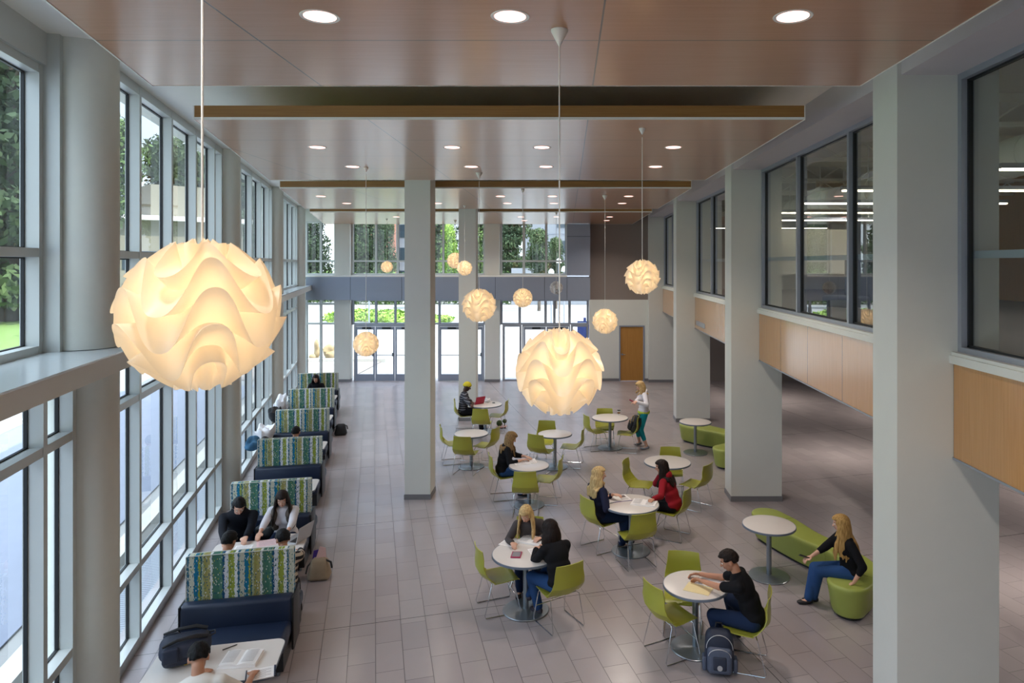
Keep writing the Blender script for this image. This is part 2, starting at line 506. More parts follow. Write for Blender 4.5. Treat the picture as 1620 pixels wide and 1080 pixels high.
# right wall: balustrade with wood panels, sill and windows, beam above
n_win = 1
segs = [(-6.06, -0.07), (0.44, 6.43), (6.94, 12.93), (13.44, 19.43), (19.94, 25.93)]
for i, (a, b) in enumerate(segs):
    bw = MB().box(3.74, 3.90, a, b, 2.69, 3.56)
    w = struct(bw.build('wall_right', 'plaster'))
    MB().box(3.64, 3.74, a, b, 2.68, 3.56).build('wood_panel', 'wallwood', w, smooth=0)
    MB().box(3.63, 3.645, a, b, 2.66, 2.68).build('metal_edge', 'darkframe', w)
    MB().box(3.60, 3.90, a, b, 3.565, 3.64).box(3.62, 3.9, a, b, 3.64, 3.67).build('sill', 'plaster', w, smooth=0)
    MB().box(3.15, 3.90, a, b, 6.28, UZ).build('beam', 'soffit', w, smooth=0)
    # window: frame, panes
    fr = MB()
    fr.box(3.68, 3.80, a, b, 3.67, 3.72).box(3.68, 3.80, a, b, 6.22, 6.28)
    ms = [a+0.03, b-0.03]
    y = b-1.98
    while y > a+0.4: ms.append(y); y -= 2.0
    for y in ms: fr.box(3.68, 3.80, y-0.03, y+0.03, 3.72, 6.22)
    w2 = struct(fr.build('window_%d' % n_win, 'darkframe')); n_win += 1
    ms.sort()
    gk = MB(); gp = MB()
    for y0, y1 in zip(ms[:-1], ms[1:]):
        A, B = y0+0.03, y1-0.03
        gk.box(3.735, 3.775, A, A+0.025, 3.72, 6.22).box(3.735, 3.775, B-0.025, B, 3.72, 6.22)
        gk.box(3.735, 3.775, A, B, 3.72, 3.74).box(3.735, 3.775, A, B, 6.2, 6.22)
        gp.quad((3.76, A, 3.73), (3.76, B, 3.73), (3.76, B, 6.21), (3.76, A, 6.21))
    gk.build('gasket', 'gasket', w2); gp.build('pane', 'glassdark', w2, smooth=0)
    MB().box(3.80, 3.815, a+0.06, b-0.06, 4.55, 4.62).build('pale_band', 'paleband', w2)  # thin pale horizontal band just behind the panes

# mezzanine slab and the rooms beyond it
struct(MB().box(3.9, 14.0, YR, YB, 2.72, 3.52).build('mezzanine_slab', 'carpet', smooth=0))
struct(MB().box(14.0, 14.2, YR-0.2, YB+0.2, 0, UZ+0.35).build('wall_east', 'taupe'))
struct(MB().box(3.12, 14.0, YB, YB+0.2, 0, 2.70).build('wall_under_mezzanine', 'taupe'))
ub = MB().box(3.9, 14.0, YB, YB+0.2, 3.52, UZ+0.35)
struct(ub.build('wall_mezzanine', 'plaster'))
struct(MB().box(-0.8, 14.0, YR-0.2, YR, 0, 6.95).box(-0.95, -0.8, YR-0.2, YR, 5.6, 6.6).box(wx(YR)-0.5, -0.95, YR-0.2, YR, 0, 0.9).box(wx(YR)-0.5, -0.95, YR-0.2, YR, 6.2, 6.6).build('wall_rear', 'plaster'))
# mezzanine fit-out: a wood wall with board, ceiling trusses, duct, light rails
bk = struct(MB().box(11.8, 12.0, YR+0.5, YB-0.4, 3.52, 6.9).build('wall_study', 'doorwood'))
for y in (3.0, 6.0, 9.0, 12.0, 15.0, 18.0, 21.0, 24.0):
    tr = MB().box(3.95, 11.75, y-0.05, y+0.05, 6.62, 6.74).box(3.95, 11.75, y-0.05, y+0.05, 6.3, 6.36)
    x = 4.0
    while x < 11.3:
        tr.tube((x, y, 6.36), (x+0.4, y, 6.62), 0.015, n=5); tr.tube((x+0.4, y, 6.62), (x+0.8, y, 6.36), 0.015, n=5); x += 0.8
    struct(tr.build('roof_truss', 'upper'))
du = MB().path([(6.1, -5.0, 5.95), (6.1, 24.0, 5.95)], 0.27, 20)
for i in range(0, 57): du.path([(6.1, -4.6+i*0.5, 5.95), (6.1, -4.58+i*0.5, 5.95)], 0.28, 20)
tag(du.build('air_duct', 'upper'), 'round spiral air duct hung under the mezzanine ceiling', 'duct')
for i, (x0, x1, y, z) in enumerate([(5.0, 8.4, 7.9, 5.6), (4.1, 8.0, 10.2, 5.6), (4.2, 8.0, 12.4, 5.6), (4.4, 8.0, 14.7, 5.6), (4.4, 8.0, 17.2, 5.6), (4.4, 8.0, 21.0, 5.6), (5.0, 8.4, 4.4, 5.6)]):
    where = ['nearest window bay', 'second window bay, lower one', 'second window bay, farther one', 'third window bay', 'third window bay, farther one', 'farthest window bay', 'near edge of the picture'][i]
    l = thing('linear_light', 'long bare strip light behind the mezzanine glass in the %s' % where, 'light', (x0, y, z), 0, 'strip lights on the mezzanine')
    MB().box(0, x1-x0, -0.05, 0.05, 0, 0.06).build('housing', 'darkframe', l)
    MB().box(0.02, x1-x0-0.02, -0.035, 0.035, -0.02, 0).build('tube', 'tube', l)
    for hx in (0.4, x1-x0-0.4): MB().tube((hx, 0, 0.06), (hx, 0, 0.7), 0.008, n=6).build('hanger', 'white', l)

# ---------------------------------------------------------------- glass wall on the left
dL = Vector((-WS, 1, 0)).normalized(); SCL = 1/dL.y
nL = Vector((-dL.y, dL.x, 0))      # pointing outdoors
WM = Matrix(((dL.x, nL.x, 0, -WK+0.05), (dL.y, nL.y, 0, 0), (0, 0, 1, 0), (0, 0, 0, 1)))  # local x along, y outward
colY = [0.5-6.1, 0.5, 6.6, 12.7, 18.8, 24.9]
D, Wd = 0.15, 0.075
def bay_frame(fr, gk, gp, s0, s1, z0, z1, ms, zs, yo=0.0, low=0.12):
    """frame of mullions ms and transoms zs between s0..s1, z0..z1 in wall coordinates"""
    ms = [s0+Wd/2]+list(ms)+[s1-Wd/2]
    for m_ in ms: fr.box(m_-Wd/2, m_+Wd/2, yo, yo+D, z0, z1)
    zz = [z0+low/2]+list(zs)+[z1-0.04]
    hs = [low]+[0.08]*len(zs)+[0.08]
    for (a, b) in zip(ms[:-1], ms[1:]):
        A, B = a+Wd/2, b-Wd/2
        for z, h in zip(zz, hs): fr.box(A, B, yo+0.004, yo+D, z-h/2, z+h/2)
        for k in range(len(zz)-1):
            Z0, Z1 = zz[k]+hs[k]/2, zz[k+1]-hs[k+1]/2
            y0, y1 = yo+D-0.04, yo+D-0.012
            gk.box(A, A+0.012, y0, y1, Z0, Z1).box(B-0.014, B, y0, y1, Z0, Z1)
            gk.box(A, B, y0, y1, Z0, Z0+0.01).box(A, B, y0, y1, Z1-0.014, Z1)
            yy = yo+D-0.025
            gp.quad((A+0.01, yy, Z0), (B-0.01, yy, Z0), (B-0.01, yy, Z1), (A+0.01, yy, Z1))
for i in range(len(colY)):
    y0 = colY[i]; y1 = colY[i+1] if i+1 < len(colY) else YB-0.1
    s0, s1 = (y0+0.29)*SCL, (y1-0.29)*SCL
    if i == len(colY)-1: s1 = (YB+0.15)*SCL
    near = (i <= 1)
    if i == len(colY)-1: ms = [s0+(s1-s0)/2]
    else: ms = [(y0+q)*SCL for q in (1.45, 2.72, 3.98, 5.22)]
    fr, gk, gp = MB(), MB(), MB()
    bay_frame(fr, gk, gp, s0, s1, 0, 3.51, ms, [0.95, 2.93])
    if near:
        yo = 0.25
        bay_frame(fr, gk, gp, s0-0.2, s1-0.03, 3.69, 6.3, [m_ for m_ in ms[:-1]], [4.6], yo, 0.07)
        fr.box(s1-0.03, s1+0.1, 0.12, yo+D, 3.69, UZ)
        fr.box(s0-0.2, s1-0.03, yo-0.03, yo+D, 6.3, UZ)
    else:
        bay_frame(fr, gk, gp, s0, s1, 3.69, 6.56, ms, [4.6], 0.0, 0.07)
        fr.box(s0, s1, 0.01, D, 6.56, UZ)
    w = struct(fr.build('window_%d' % n_win, 'frame', mtx=WM, smooth=0)); n_win += 1
    gk.build('gasket', 'gasket', w, smooth=0); gp.build('pane', 'glass', w, smooth=0)
# ledge between lower and upper windows
led = MB().box(-6.9*SCL, (YB-0.0)*SCL, -0.39, 0.55, 3.51, 3.675)
lo = struct(led.build('trim_1', 'plaster', mtx=WM, smooth=0))
MB().box(-6.9*SCL, (YB-0.0)*SCL, -0.395, 0.55, 3.675, 3.69).build('ledge_top', 'sill', lo, smooth=0)
# round columns on the glass line
for y in colY:
    c = Vector((wx(y), y, 0))
    o = MB().lathe([(0.29, 0.0), (0.29, 3.505)], (0, 0, 0), 48).lathe([(0.29, 3.695), (0.29, UZ)], (0, 0, 0), 48).build('round_column', 'colpaint')
    o.location = c; struct(o)
# floor grille along the glass
for (a, b) in ((8.45, 12.2), (14.0, 18.2)):
    g = MB().box(a*SCL, b*SCL, -0.55, -0.28, 0.001, 0.006).build('trim_2', 'grille', mtx=WM, smooth=0); struct(g)

# ---------------------------------------------------------------- back wall
def wall_piece(name, x0, x1, z0, z1, m='plaster', y0=YB, y1=YB+0.2):
    return struct(MB().box(x0, x1, y0, y1, z0, z1).build(name, m, smooth=0))
bw = MB()
bw.box(wx(YB)-0.15, 0.85, YB, YB+0.2, 6.13, UZ)
bw.box(0.85, 2.0, YB, YB+0.2, 0, 3.12).box(2.98, 3.9, YB, YB+0.2, 0, 3.12).box(2.0, 2.98, YB, YB+0.2, 2.13, 3.12)
bw = struct(bw.build('wall_back', 'plaster', smooth=0))
MB().box(0.85, 3.9, YB, YB+0.2, 3.12, UZ).build('upper_wall', 'taupe', bw, smooth=0)  # upper part of the wall in a darker taupe
MB().box(0.86, 2.0, YB-0.015, YB, 0, 0.1).box(2.98, 3.10, YB-0.015, YB, 0, 0.1).build('wall_skirting', 'base', bw, smooth=0)
for (x0, x1) in ((-8.86, -8.27), (-3.13, -2.57)):
    c = struct(MB().box(x0, x1, YB-0.2, YB+0.2, 0, 6.4).build('column', 'plaster', smooth=0))
    MB().box(x0-0.01, x1+0.01, YB-0.21, YB+0.05, 0, 0.1).build('column_base', 'base', c)
# blue-grey spandrel band and corner panel
sp = MB().box(-9.85, 0.87, YB-0.45, YB-0.05, 3.13, 4.0)
sp = struct(sp.build('trim_3', 'metalpanel', smooth=0))
MB().box(-10.0, 0.0, YB-0.46, YB+0.1, 4.0, 4.06).build('ledge_top', 'white', sp)
pj = MB()
for px in (560, 640, 785.5, 862, 897): pj.box(gx(px, YB)-0.006, gx(px, YB)+0.006, YB-0.453, YB-0.45, 3.13, 4.0)
pj.box(0.0, 0.87, YB-0.453, YB-0.45, 3.985, 4.0)
pj.build('panel_joint', 'gasket', sp)
cp = struct(MB().box(0.0, 0.87, YB-0.45, YB-0.05, 4.06, 6.0).build('trim_4', 'metalpanel', smooth=0))
MB().box(0.0, 0.87, YB-0.453, YB-0.45, 5.52, 5.535).build('panel_joint', 'gasket', cp)
# windows in the back wall
def back_window(x0, x1, z0, z1, ms, zs, m='frame', w=0.07, d=0.12):
    global n_win
    fr, gk, gp = MB(), MB(), MB()
    xs = [x0+w/2]+list(ms)+[x1-w/2]; zz = [z0+w/2]+list(zs)+[z1-w/2]
    for x in xs: fr.box(x-w/2, x+w/2, YB, YB+d, z0, z1)
    for a, b in zip(xs[:-1], xs[1:]):
        A, B = a+w/2, b-w/2
        for z in zz: fr.box(A, B, YB+0.004, YB+d, z-w/2, z+w/2)
        for c, e_ in zip(zz[:-1], zz[1:]):
            C, E = c+w/2, e_-w/2
            gk.box(A, A+0.012, YB+0.05, YB+0.08, C, E).box(B-0.012, B, YB+0.05, YB+0.08, C, E)
            gp.quad((A, YB+0.065, C), (B, YB+0.065, C), (B, YB+0.065, E), (A, YB+0.065, E))
    o = struct(fr.build('window_%d' % n_win, m, smooth=0)); n_win += 1
    gk.build('gasket', 'gasket', o); gp.build('pane', 'glass', o, smooth=0)
    return o
B = lambda px: gx(px, YB)
back_window(-10.05, -8.87, 4.06, 6.13, [B(507)], [4.6])
back_window(-8.26, -3.14, 4.06, 6.13, [B(594.5), B(629), B(664), B(701), B(735)], [4.6])
back_window(-2.56, 0.0, 4.06, 6.13, [B(829), B(864)], [4.6])
back_window(-10.05, -8.87, 0.0, 3.9, [B(507)], [0.08, 2.2, 2.96])
back_window(-8.26, -3.14, 2.16, 3.14, [B(594.5), B(625), B(664), B(695), B(728), B(752)], [], 'darkframe')
back_window(-2.56, 0.84, 2.16, 3.14, [B(822), B(863), B(877), B(901)], [], 'darkframe')
back_window(B(795), B(825), 0.0, 2.15, [], [], 'darkframe')
back_window(B(903), B(931), 0.0, 2.15, [], [], 'darkframe')
# glazed doors
n_door = [1]
def glass_door(xs, bars=True):
    o = MB()
    x0, x1 = xs[0], xs[-1]
    o.box(x0-0.05, x0, YB+0.0, YB+0.12, 0, 2.15).box(x1, x1+0.05, YB, YB+0.12, 0, 2.15).box(x0, x1, YB, YB+0.12, 2.08, 2.15)
    d = struct(o.build('door_%d' % n_door[0], 'darkframe', smooth=0)); n_door[0] += 1
    for a, b in zip(xs[:-1], xs[1:]):
        lf = MB(); q = 0.07
        lf.box(a+0.01, a+q, YB+0.02, YB+0.07, 0.01, 2.07).box(b-q, b-0.01, YB+0.02, YB+0.07, 0.01, 2.07)
        lf.box(a+q, b-q, YB+0.02, YB+0.07, 0.01, 0.26).box(a+q, b-q, YB+0.02, YB+0.07, 1.97, 2.07)
        l = lf.build('leaf', 'metalpanel', d, smooth=0)
        MB().quad((a+q, YB+0.045, 0.26), (b-q, YB+0.045, 0.26), (b-q, YB+0.045, 1.97), (a+q, YB+0.045, 1.97)).build('pane', 'glass', l, smooth=0)
        if bars:
            MB().path([(a+q, YB-0.03, 1.0), (b-q, YB-0.03, 1.0)], 0.016, 8).box(b-q-0.03, b-q, YB-0.04, YB+0.02, 0.95, 1.08).build('push_bar', 'steel', l)
        MB().box((a+b)/2-0.1, (a+b)/2+0.22, YB-0.05, YB+0.02, 2.0, 2.06).build('door_closer', 'gasket', l)
glass_door([B(562), B(593), B(624.5), B(655)])
glass_door([B(695), B(730), B(764)])
glass_door([B(828), B(864), B(900)])
# solid wood door
o = struct(MB().box(2.0, 2.05, YB-0.02, YB+0.2, 0, 2.13).box(2.93, 2.98, YB-0.02, YB+0.2, 0, 2.13).box(2.05, 2.93, YB-0.02, YB+0.2, 2.08, 2.13).build('door_%d' % n_door[0], 'metalpanel', smooth=0))
lf = MB().box(2.055, 2.925, YB+0.02, YB+0.065, 0.01, 2.075).build('leaf', 'doorwood', o)
MB().path([(2.12, YB+0.02, 1.02), (2.12, YB-0.03, 1.02), (2.24, YB-0.03, 1.02)], 0.012, 8).build('lever_handle', 'steel', lf)
MB().lathe([(0.04, 0), (0.04, 0.02)], (0, 0, 0), 16, T(2.12, YB+0.02, 1.02, 0, PI/2)).build('handle_rose', 'steel', lf)

# exit-style letters on the third bay's wood panel
def text_obj(name, s, size, mt, parent=None, mtx=None, ext=0.003):
    cu = bpy.data.curves.new(name, 'FONT'); cu.body = s; cu.size = size; cu.extrude = ext; cu.align_x = 'CENTER'; cu.align_y = 'CENTER'
    tmp = bpy.data.objects.new(name+'_tmp', cu); COL.objects.link(tmp)
    dg = bpy.context.evaluated_depsgraph_get()
    me = bpy.data.meshes.new_from_object(tmp.evaluated_get(dg))
    bpy.data.objects.remove(tmp)
    me.materials.clear(); me.materials.append(M[mt] if isinstance(mt, str) else mt)
    o = bpy.data.objects.new(name, me); COL.objects.link(o)
    if parent is not None: o.parent = parent
    if mtx is not None: o.matrix_local = mtx
    return o
DL, UL = 22.0, 26.0
# ================================================================ downlights
def downlight(x, y, on=True, label='', grp='recessed ceiling downlights', power=30.0, z=None):
    z = CZ if z is None else z
    o = thing('recessed_downlight', label, 'downlight', (x, y, z), 0, grp)
    MB().lathe([(0.098, -0.001), (0.118, -0.004), (0.12, 0.0), (0.098, 0.001)], n=28).build('trim_ring', 'white', o)
    MB().lathe([(0.0, -0.0015), (0.097, -0.0015)], n=28).build('lens', 'can' if on else 'canoff', o)
    if on and power > 0:
        ld = bpy.data.lights.new('downlight_lamp', 'AREA'); ld.shape = 'DISK'; ld.size = 0.17; ld.energy = power
        ld.color = (1.0, 0.90, 0.80); ld.spread = math.radians(130)
        lo = bpy.data.objects.new('downlight_lamp', ld); COL.objects.link(lo); lo.parent = o; lo.location = (0, 0, -0.02)
    return o
rows = [(4.2, (-1.52, -0.35, 1.39)), (2.0, (-1.52, -0.35, 1.39)), (-2.4, (-1.5, 1.39)), (-4.4, (-1.5, 1.39)), (8.92, (-3.26, -1.5, -0.33, 1.39)), (10.7, (-3.36, -1.5, -0.33, 1.39)),
        (15.4, (-5.55, -3.26, -1.5, -0.33, 1.39)), (17.2, (-5.55, -3.26, -1.5, -0.33, 1.39)), (22.2, (-5.55, -3.26, -1.5, -0.33, 1.39)), (24.0, (-5.55, -3.26, -1.5, 1.39))]
xn = {-3.36: 'touching a pendant cone', -5.55: 'at the glass side', -3.26: 'second from the glass side', -1.52: 'left of the long pendant cord', -1.5: 'in the middle file', -0.35: 'by the near pendant cone', -0.33: 'right of the middle file', 1.39: 'on the bright right-hand file'}
yn = {4.2: 'front ceiling panel', 2.0: 'front ceiling panel above the camera', -2.4: 'rear ceiling panel', -4.4: 'rear ceiling panel, back row', 8.92: 'second ceiling panel, front row', 10.7: 'second ceiling panel, back row', 15.4: 'third ceiling panel, front row', 17.2: 'third ceiling panel, back row', 22.2: 'last ceiling panel, front row', 24.0: 'last ceiling panel, back row'}
for y, xs in rows:
    for x in xs:
        downlight(x, y, True, 'recessed downlight, %s, %s' % (yn[y], xn[x]), power=DL if x == 1.39 else (DL*0.45 if y in (2.0, -2.4, -4.4, 24.0, 17.2) and x != -0.35 else 0))
for x, y, w_ in ((6.5, 3.0, 'nearest, beside the big near column'), (6.5, 9.5, 'second from the camera'), (6.5, 16.0, 'third from the camera'), (6.5, 22.5, 'farthest, by the back wall'), (10.0, 6.0, 'deep row, near end'), (10.0, 13.0, 'deep row, middle'), (10.0, 20.0, 'deep row, far end')):
    downlight(x, y, True, 'added fill lamp under the mezzanine, '+w_, 'added soffit fill lamps', power=UL, z=2.70)  # fill lamps added to brighten the space below the slab

# ================================================================ pendant lamps
def shade_mesh(R, m=5, nr=7):
    """ball of folded strips: sharp outward ridges and recessed valleys running along sine waves"""
    nth = 180 if R > 0.25 else 120
    sp_ = 25.5
    ridges = [76 - sp_*k for k in range(nr)]
    curves = []       # (centre lat, amplitude, radius factor)
    def amp(l): return 23.0*min(1.0, (90-abs(l))/44.0)
    curves.append((84.0, 2.0, 0.86))
    for i, l in enumerate(ridges):
        a = amp(l)
        if i > 0: curves.append((l+sp_/2, 0.36*amp(l+sp_/2), 0.70))
        curves.append((l, a, 1.0))
    vs, fs = [], []
    sub = 5
    rows_ = []
    for i in range(len(curves)-1):
        for j in range(sub):
            t = j/sub
            rows_.append((i, t))
    rows_.append((len(curves)-2, 1.0))
    for i, t in rows_:
        l0, a0, r0 = curves[i]; l1, a1, r1 = curves[i+1]
        for q in range(nth):
            th = 2*PI*q/nth
            w = math.cos(m*th); w = w*(1.28-0.28*w*w)
            la = math.radians(min(88.5, l0+a0*w)); lb = math.radians(max(-88.5, l1+a1*w))
            pa = Vector((r0*math.cos(la), 0, r0*math.sin(la))); pb = Vector((r1*math.cos(lb), 0, r1*math.sin(lb)))
            pa *= 1+0.06*(abs(w)**1.5-0.5)*(1 if r0 >= 0.99 else 0); pb *= 1+0.06*(abs(w)**1.5-0.5)*(1 if r1 >= 0.99 else 0)
            p = pa.lerp(pb, t)
            p *= 1+0.01*math.sin(PI*t)
            vs.append((R*p.x*math.cos(th), R*p.x*math.sin(th), R*p.z*0.97))
    for i in range(len(rows_)-1):
        for q in range(nth):
            fs.append((i*nth+q, (i+1)*nth+q, (i+1)*nth+(q+1) % nth, i*nth+(q+1) % nth))
    b = MB(); b.add(vs, fs)
    me = b.mesh('shade', 35)
    return me
def shade_mat():
    t = NT('pleated_lamp_film'); t.n.remove(t.b)
    nz = t.new('TexNoise'); nz.inputs['Scale'].default_value = 5.0
    t.link(t.coord(), nz.inputs['Vector'])
    c = t.mix(nz.outputs[0], (0.86, 0.76, 0.62, 1), (0.90, 0.82, 0.70, 1))
    df = t.new('BsdfDiffuse'); tl = t.new('BsdfTranslucent'); gl = t.new('BsdfGlossy'); gl.inputs['Roughness'].default_value = 0.35
    em = t.new('Emission'); em.inputs[0].default_value = (1.0, 0.84, 0.62, 1); em.inputs[1].default_value = EM
    t.link(c, df.inputs[0]); t.link(t.mix(0.5, c, (0.95, 0.84, 0.64, 1)), tl.inputs[0])
    m1 = t.new('MixShader'); m1.inputs[0].default_value = 0.5
    t.link(df.outputs[0], m1.inputs[1]); t.link(tl.outputs[0], m1.inputs[2])
    m2 = t.new('MixShader'); m2.inputs[0].default_value = 0.05
    t.link(m1.outputs[0], m2.inputs[1]); t.link(gl.outputs[0], m2.inputs[2])
    ad = t.new('AddShader'); t.link(m2.outputs[0], ad.inputs[0]); t.link(em.outputs[0], ad.inputs[1])
    t.link(ad.outputs[0], t.out.inputs[0])
    return t.m
EM, BW = 0.07, 1.55
M['shade'] = shade_mat()
M['shadeoff'] = mat('pleated_lamp_film_unlit', 'DADADC', 0.5)
shL = shade_mesh(0.285); shS = shade_mesh(0.20)
shOff = shS.copy(); shOff.materials.append(M['shadeoff'])
shL.materials.append(M['shade']); shS.materials.append(M['shade'])
lamps = [
 (320, 497, 2.55, 'L', 8, 'largest and nearest glowing pleated ball pendant, at the left'),
 (885, 587, 4.44, 'L', 40, 'big glowing pleated ball pendant hanging low in the middle, over the tables'),
 (758, 483, 11.4, 'L', 24, 'glowing pleated ball pendant just right of the big square column'),
 (1016, 438, 7.67, 'S', 20, 'bright small pleated ball pendant at the right, before the colonnade'),
 (957, 508, 15.2, 'L', 60, 'pleated ball pendant hanging left of the wood door'),
 (579, 544, 10.8, 'S', 0, 'small pleated ball pendant before the glazed doors, left of the big square column'),
 (827, 471, 13.97, 'S', 34, 'small pleated ball pendant before the blue-grey band, above the near low one'),
 (880, 455, 20.4, 'S', 10, 'unlit grey pleated ball pendant'),
 (612, 422, 23.1, 'S', 5, 'smallest orange-glowing pleated ball pendant, at the upper back windows'),
 (735, 424, 17.8, 'S', 50, 'small pleated ball pendant in front of the second square column'),
 (720, 412, 23.9, 'L', 15, 'far pleated ball pendant half behind another near the second square column'),
]
for px, py, Y, sz, rot, lab in lamps:
    X = gx(px, Y); Z = 4.5-(py-417)*Y/1080
    R = 0.285 if sz == 'L' else 0.20
    lit = 'unlit' not in lab
    o = thing('pendant_lamp', lab, 'pendant lamp', (X, Y, Z), math.radians(rot)-PI/2+math.atan2(-X, Y), 'pleated ball pendants')
    s_ = bpy.data.objects.new('lamp_shade', (shL if sz == 'L' else shS) if lit else shOff); COL.objects.link(s_); s_.parent = o
    H = CZ-Z
    MB().tube((0, 0, R*0.80), (0, 0, H-0.1), 0.0045, n=8).build('cord', 'white', o)
    k = 0.95 if sz == 'L' else 0.62
    MB().lathe([(0.004, -0.115*k-0.0), (0.058*k, -0.012), (0.058*k, 0.0)], (0, 0, H), 28).build('ceiling_cone', 'white', o)
    MB().lathe([(0.012, R*0.80), (0.02, R*0.74), (0.02, R*0.50), (0.012, R*0.48)], (0, 0, 0), 16).build('socket', 'white', o)
    bl = MB().ball((0, 0, R*0.18), R*0.20, 16, 10).build('bulb', 'bulb' if lit else 'white', o)
    if lit:
        ld = bpy.data.lights.new('bulb_light', 'POINT'); ld.energy = BW*(1.0 if sz == 'L' else 0.55); ld.color = (1.0, 0.90, 0.74); ld.shadow_soft_size = R*0.24
        lo = bpy.data.objects.new('bulb_light', ld); COL.objects.link(lo); lo.parent = o; lo.location = (0, 0, R*0.15)
        bl.visible_shadow = True

# ================================================================ outdoors
def gplane(name, poly, z, m, **kw):
    b = MB(); b.add([(x, y, z) for x, y in poly], [tuple(range(len(poly)))])
    return struct(b.build(name, m, smooth=0))
gplane('outdoor_ground', [(-160, -60), (160, -60), (160, 200), (-160, 200)], -0.06, 'concrete')
# strips along the glass wall, in wall coordinates
def strip(name, s0, s1, y0, y1, z0, z1, m):
    return struct(MB().box(s0, s1, y0, y1, z0, z1).build(name, m, mtx=WM, smooth=0))
strip('grating_strip', 6.0, 27, 0.2, 0.95, -0.05, -0.01, 'grating')
strip('soil_strip', -6, 6.0, 0.2, 1.6, -0.05, -0.02, 'soil')
strip('garden_curb', -6, 27, 0.95, 1.2, -0.05, 0.18, 'curb')
strip('paved_walk', -12, 27, 1.6, 7.0, -0.05, -0.03, 'asphalt')
strip('street_curb', -12, 27, 6.9, 7.05, -0.05, 0.08, 'curb')
gplane('lawn', [(-120, -30), (-17.5, -30), (-28, 45), (-46, 95), (-120, 95)], -0.02, 'lawn')

def leaf_cloud(n, blobs, size, seed, droop=0.0):
    """crown made of many small leaf sprays scattered through overlapping lumps"""
    rg = np.random.RandomState(seed)
    w = np.array([b[3]*b[4]*b[5] for b in blobs]); w = w/w.sum()
    idx = rg.choice(len(blobs), n, p=w)
    bl = np.array(blobs)[idx]
    d = rg.normal(size=(n, 3)); d /= np.linalg.norm(d, axis=1)[:, None]
    r = 0.62+0.42*rg.rand(n)**0.7
    p = bl[:, :3]+d*bl[:, 3:6]*r[:, None]
    a = rg.normal(size=(n, 3)); a /= np.linalg.norm(a, axis=1)[:, None]
    a[:, 2] -= droop; 
    b = np.cross(a, d+0.3*rg.normal(size=(n, 3))); b /= (np.linalg.norm(b, axis=1)[:, None]+1e-6)
    s = size*(0.6+0.8*rg.rand(n))[:, None]
    v = np.stack([p-a*s, p+b*s*0.55, p+a*s, p-b*s*0.55], 1).reshape(-1, 3)
    f = np.arange(n*4).reshape(-1, 4)
    me = bpy.data.meshes.new('crown'); me.from_pydata(v.tolist(), [], f.tolist()); me.update()
    return me
def rand_blobs(seed, n, H, W, base, shape):
    rg = random.Random(seed); out = []
    for i in range(n):
        t = rg.random(); z = base+(H-base)*t
        if shape == 'cone': w = W*(1.05-t)
        elif shape == 'round': w = W*math.sqrt(max(0.06, 1-(2*t-1)**2))
        else: w = W*(0.55+0.5*math.sin(PI*(0.15+0.8*t)))
        a = rg.random()*2*PI; q = w*0.62*math.sqrt(rg.random())
        s = max(0.14*W+0.1, w*0.42)
        out.append((q*math.cos(a), q*math.sin(a), z-s*0.3, s, s, s*(0.75 if shape != 'tier' else 0.32)))
    return out
protos = {}
def tree(kind, x, y, h, w, label, cat='tree', grp=None, name=None, rz=0.0):
    key = kind
    if key not in protos:
        sh, lm, n, ls, base, seed = {'conifer': ('tier', 'leaf_dark', 15000, 0.015, 0.12, 3), 'broad': ('round', 'leaf_mid', 13000, 0.014, 0.16, 5),
                    'cone': ('cone', 'leaf_dark', 13000, 0.014, 0.06, 8), 'pale': ('round', 'leaf_light', 8000, 0.015, 0.1, 11), 'ball': ('round', 'leaf_dark', 9000, 0.016, 0.45, 15)}[kind]
        me = leaf_cloud(n, rand_blobs(seed, 46, 1.0, 0.17 if kind in ('ball', 'pale') else 0.30, base, sh), ls, seed); me.materials.append(M[lm])
        tb = MB().path([(0, 0, 0), (0.01, 0.0, 0.4), (0.0, 0.01, 0.9)], [0.028, 0.02, 0.006], 8)
        rg = random.Random(seed)
        for i in range(9):
            a = rg.random()*6.28; z = 0.2+0.07*i
            tb.path([(0, 0, z), (0.12*math.cos(a), 0.12*math.sin(a), z+0.06), (0.2*math.cos(a), 0.2*math.sin(a), z+0.11)], [0.01, 0.006, 0.002], 5)
        tm = tb.mesh('trunk'); tm.materials.append(M['bark'])
        protos[key] = (me, tm)
    o = thing(name or {'conifer': 'conifer_tree', 'broad': 'broadleaf_tree', 'cone': 'conical_tree', 'pale': 'pale_tree', 'ball': 'round_tree'}[kind], label, cat, (x, y, -0.05), rz, grp)
    o.scale = (h*w, h*w, h)
    for nm, me in zip(('crown', 'trunk'), protos[key]):
        c = bpy.data.objects.new(nm, me); COL.objects.link(c); c.parent = o
    return o
def shrub(name, x, y, z, rx, ry, rz_, label, n=1500, m='leaf_light', s=0.12, seed=1):
    rg = random.Random(seed)
    bl = [((rg.random()-.5)*rx*1.4, (rg.random()-.5)*ry*1.4, rz_*0.4, rx*0.45, ry*0.45, rz_*0.6) for i in range(12)]
    me = leaf_cloud(n, bl, s, seed); me.materials.append(M[m])
    o = bpy.data.objects.new(name, me); COL.objects.link(o); o.location = (x, y, z)
    return tag(o, label, 'shrub')

